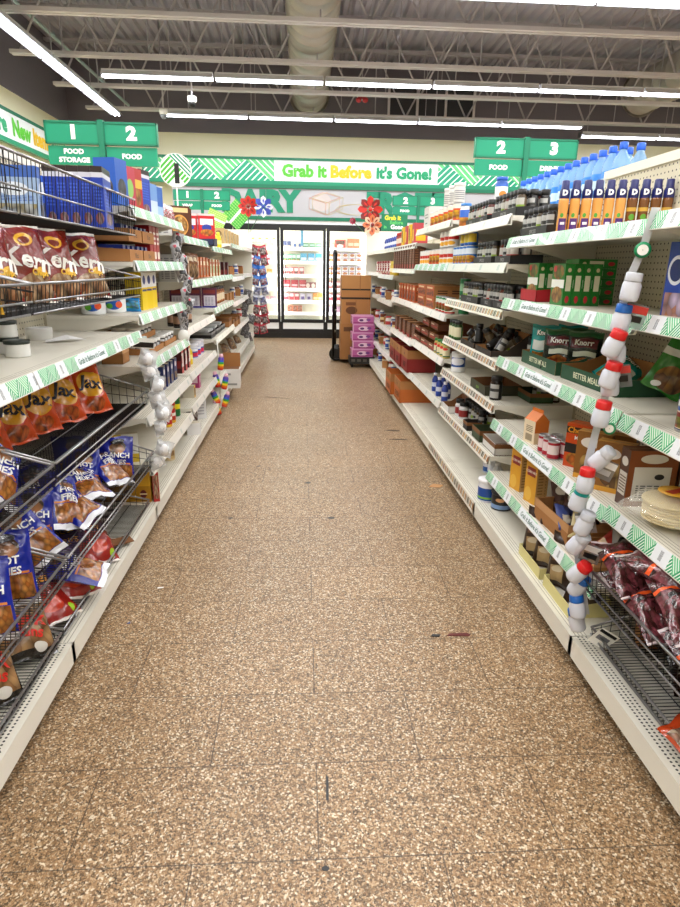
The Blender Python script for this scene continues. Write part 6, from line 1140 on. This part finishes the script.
for a in (-.13,.13):
    for c in (-.09,.09): b=MB(); b.M=T3(a,c,.025)@Matrix.Rotation(PI/2,4,'Y'); b.lathe([(.001,-.012),(.025,-.012),(.025,.012),(.001,.012)],14,BLACK); b.build('caster_wheel',t)
PK=lab('pinkcase','#b85a98',[('r',.0,.85,1,1,'#d89ac4'),('e',.5,.45,.25,.28,'#e8c8dc'),('e',.42,.45,.1,.14,'#5a2a6a'),('r',.05,.1,.95,.2,'#8a2a6a'),('r',.0,.0,.04,1,'#e0b0d0'),('e',.75,.5,.1,.15,'#7a3a8a')],.3,coat=.5,bump=14)
pkc=cbox(.29,.22,.108,PK,PK,pm('#d08abc',.35),name='pink_pack')
for k in range(5): put(pkc,.80+(.02 if k%2 else 0),8.42,.142+.110*k,.03*(-1)**k,f'shrink wrapped pink drink pack, {["bottom","second","middle","fourth","top"][k]} of the pile on the dolly','drink pack','pink drink packs')
# =============== scraps on the floor
def scrap(name,pts,mat,x,y,label,rz=0,h=.002):
    n=len(pts); b=MB(); b.add([(p[0],p[1],h+(p[2] if len(p)>2 else 0)) for p in pts]+[(p[0],p[1],.0003) for p in pts],[tuple(range(n)),tuple(reversed(range(n,2*n)))]+[(k,(k+1)%n,(k+1)%n+n,k+n) for k in range(n)],mat)
    o=b.build(name); put(o,x,y,0.0005,rz,label,'floor scrap')
scrap('tape_scrap',[(-.035,-.004),(.05,-.010),(.056,.0),(.045,.012),(-.02,.010)],pm('#5a120e',.4),.565,1.958,'dark red torn tape stuck to the floor near the right shelves')
scrap('tape_scrap',[(-.03,-.006),(.0,-.01),(.01,.004),(-.02,.008)],BLACK,.50,1.958,'black smudged tape end touching the red floor tape')
scrap('card_scrap',[(-.05,-.02),(.02,-.035),(.05,.01),(-.01,.035)],CARDL,.83,3.58,'small square of tan cardboard on the floor by the right deck')
scrap('paper_scrap',[(-.012,-.004),(.012,-.004),(.015,.004),(-.01,.005)],PAPER,-.60,2.344,'tiny white paper curl on the floor near the left shelves',.2)
scrap('wrapper_scrap',[(-.006,-.006),(.007,-.004),(.004,.008)],pm('#2a4a8a',.4),-.66,2.08,'tiny blue wrapper bit on the floor near the left shelves')
for k,(x,y,r,l) in enumerate(((.049,1.055,.009,'black round spot on the near floor'),(.151,3.08,.02,'black oval scuff in mid aisle, nearer of two'),(.031,3.646,.02,'black oval scuff in mid aisle, farther of two'),(-.39,3.09,.014,'small dark scuff left of mid aisle'),(-.30,3.99,.016,'small dark scuff far left of mid aisle'))):
    scrap('floor_mark',[(r*math.cos(a*PI/5),r*.7*math.sin(a*PI/5)) for a in range(10)],BLACK,x,y,l,h=.0008)
scrap('floor_mark',[(-.13,.05),(-.02,.01),(.14,-.03),(.15,-.02),(.03,.025),(-.1,.07)],pm('#5a4432',.6),-.28,6.25,'long brown smear on the floor in the middle distance',h=.0008)
scrap('floor_mark',[(-.08,.02),(-.01,.0),(.09,-.01),(.08,.015),(.0,.03)],pm('#3a2e26',.6),.74,4.65,'dark smear on the floor near the right shelves, nearer one',h=.0008)
scrap('floor_mark',[(-.06,.02),(.0,.0),(.06,-.01),(.07,.02),(.0,.05)],pm('#4a3a30',.6),.74,4.92,'dark smear on the floor near the right shelves, farther one',h=.0008)
scrap('floor_mark',[(-.004,-.04),(.003,-.04),(.005,.03),(-.001,.045)],BLACK,.061,1.28,'thin black lengthwise scratch on the near floor',h=.0008)
bad=[(l,n) for l,n in LAB.items() if len(l.split())>16 or len(n)>1 or len(l.split())<4]
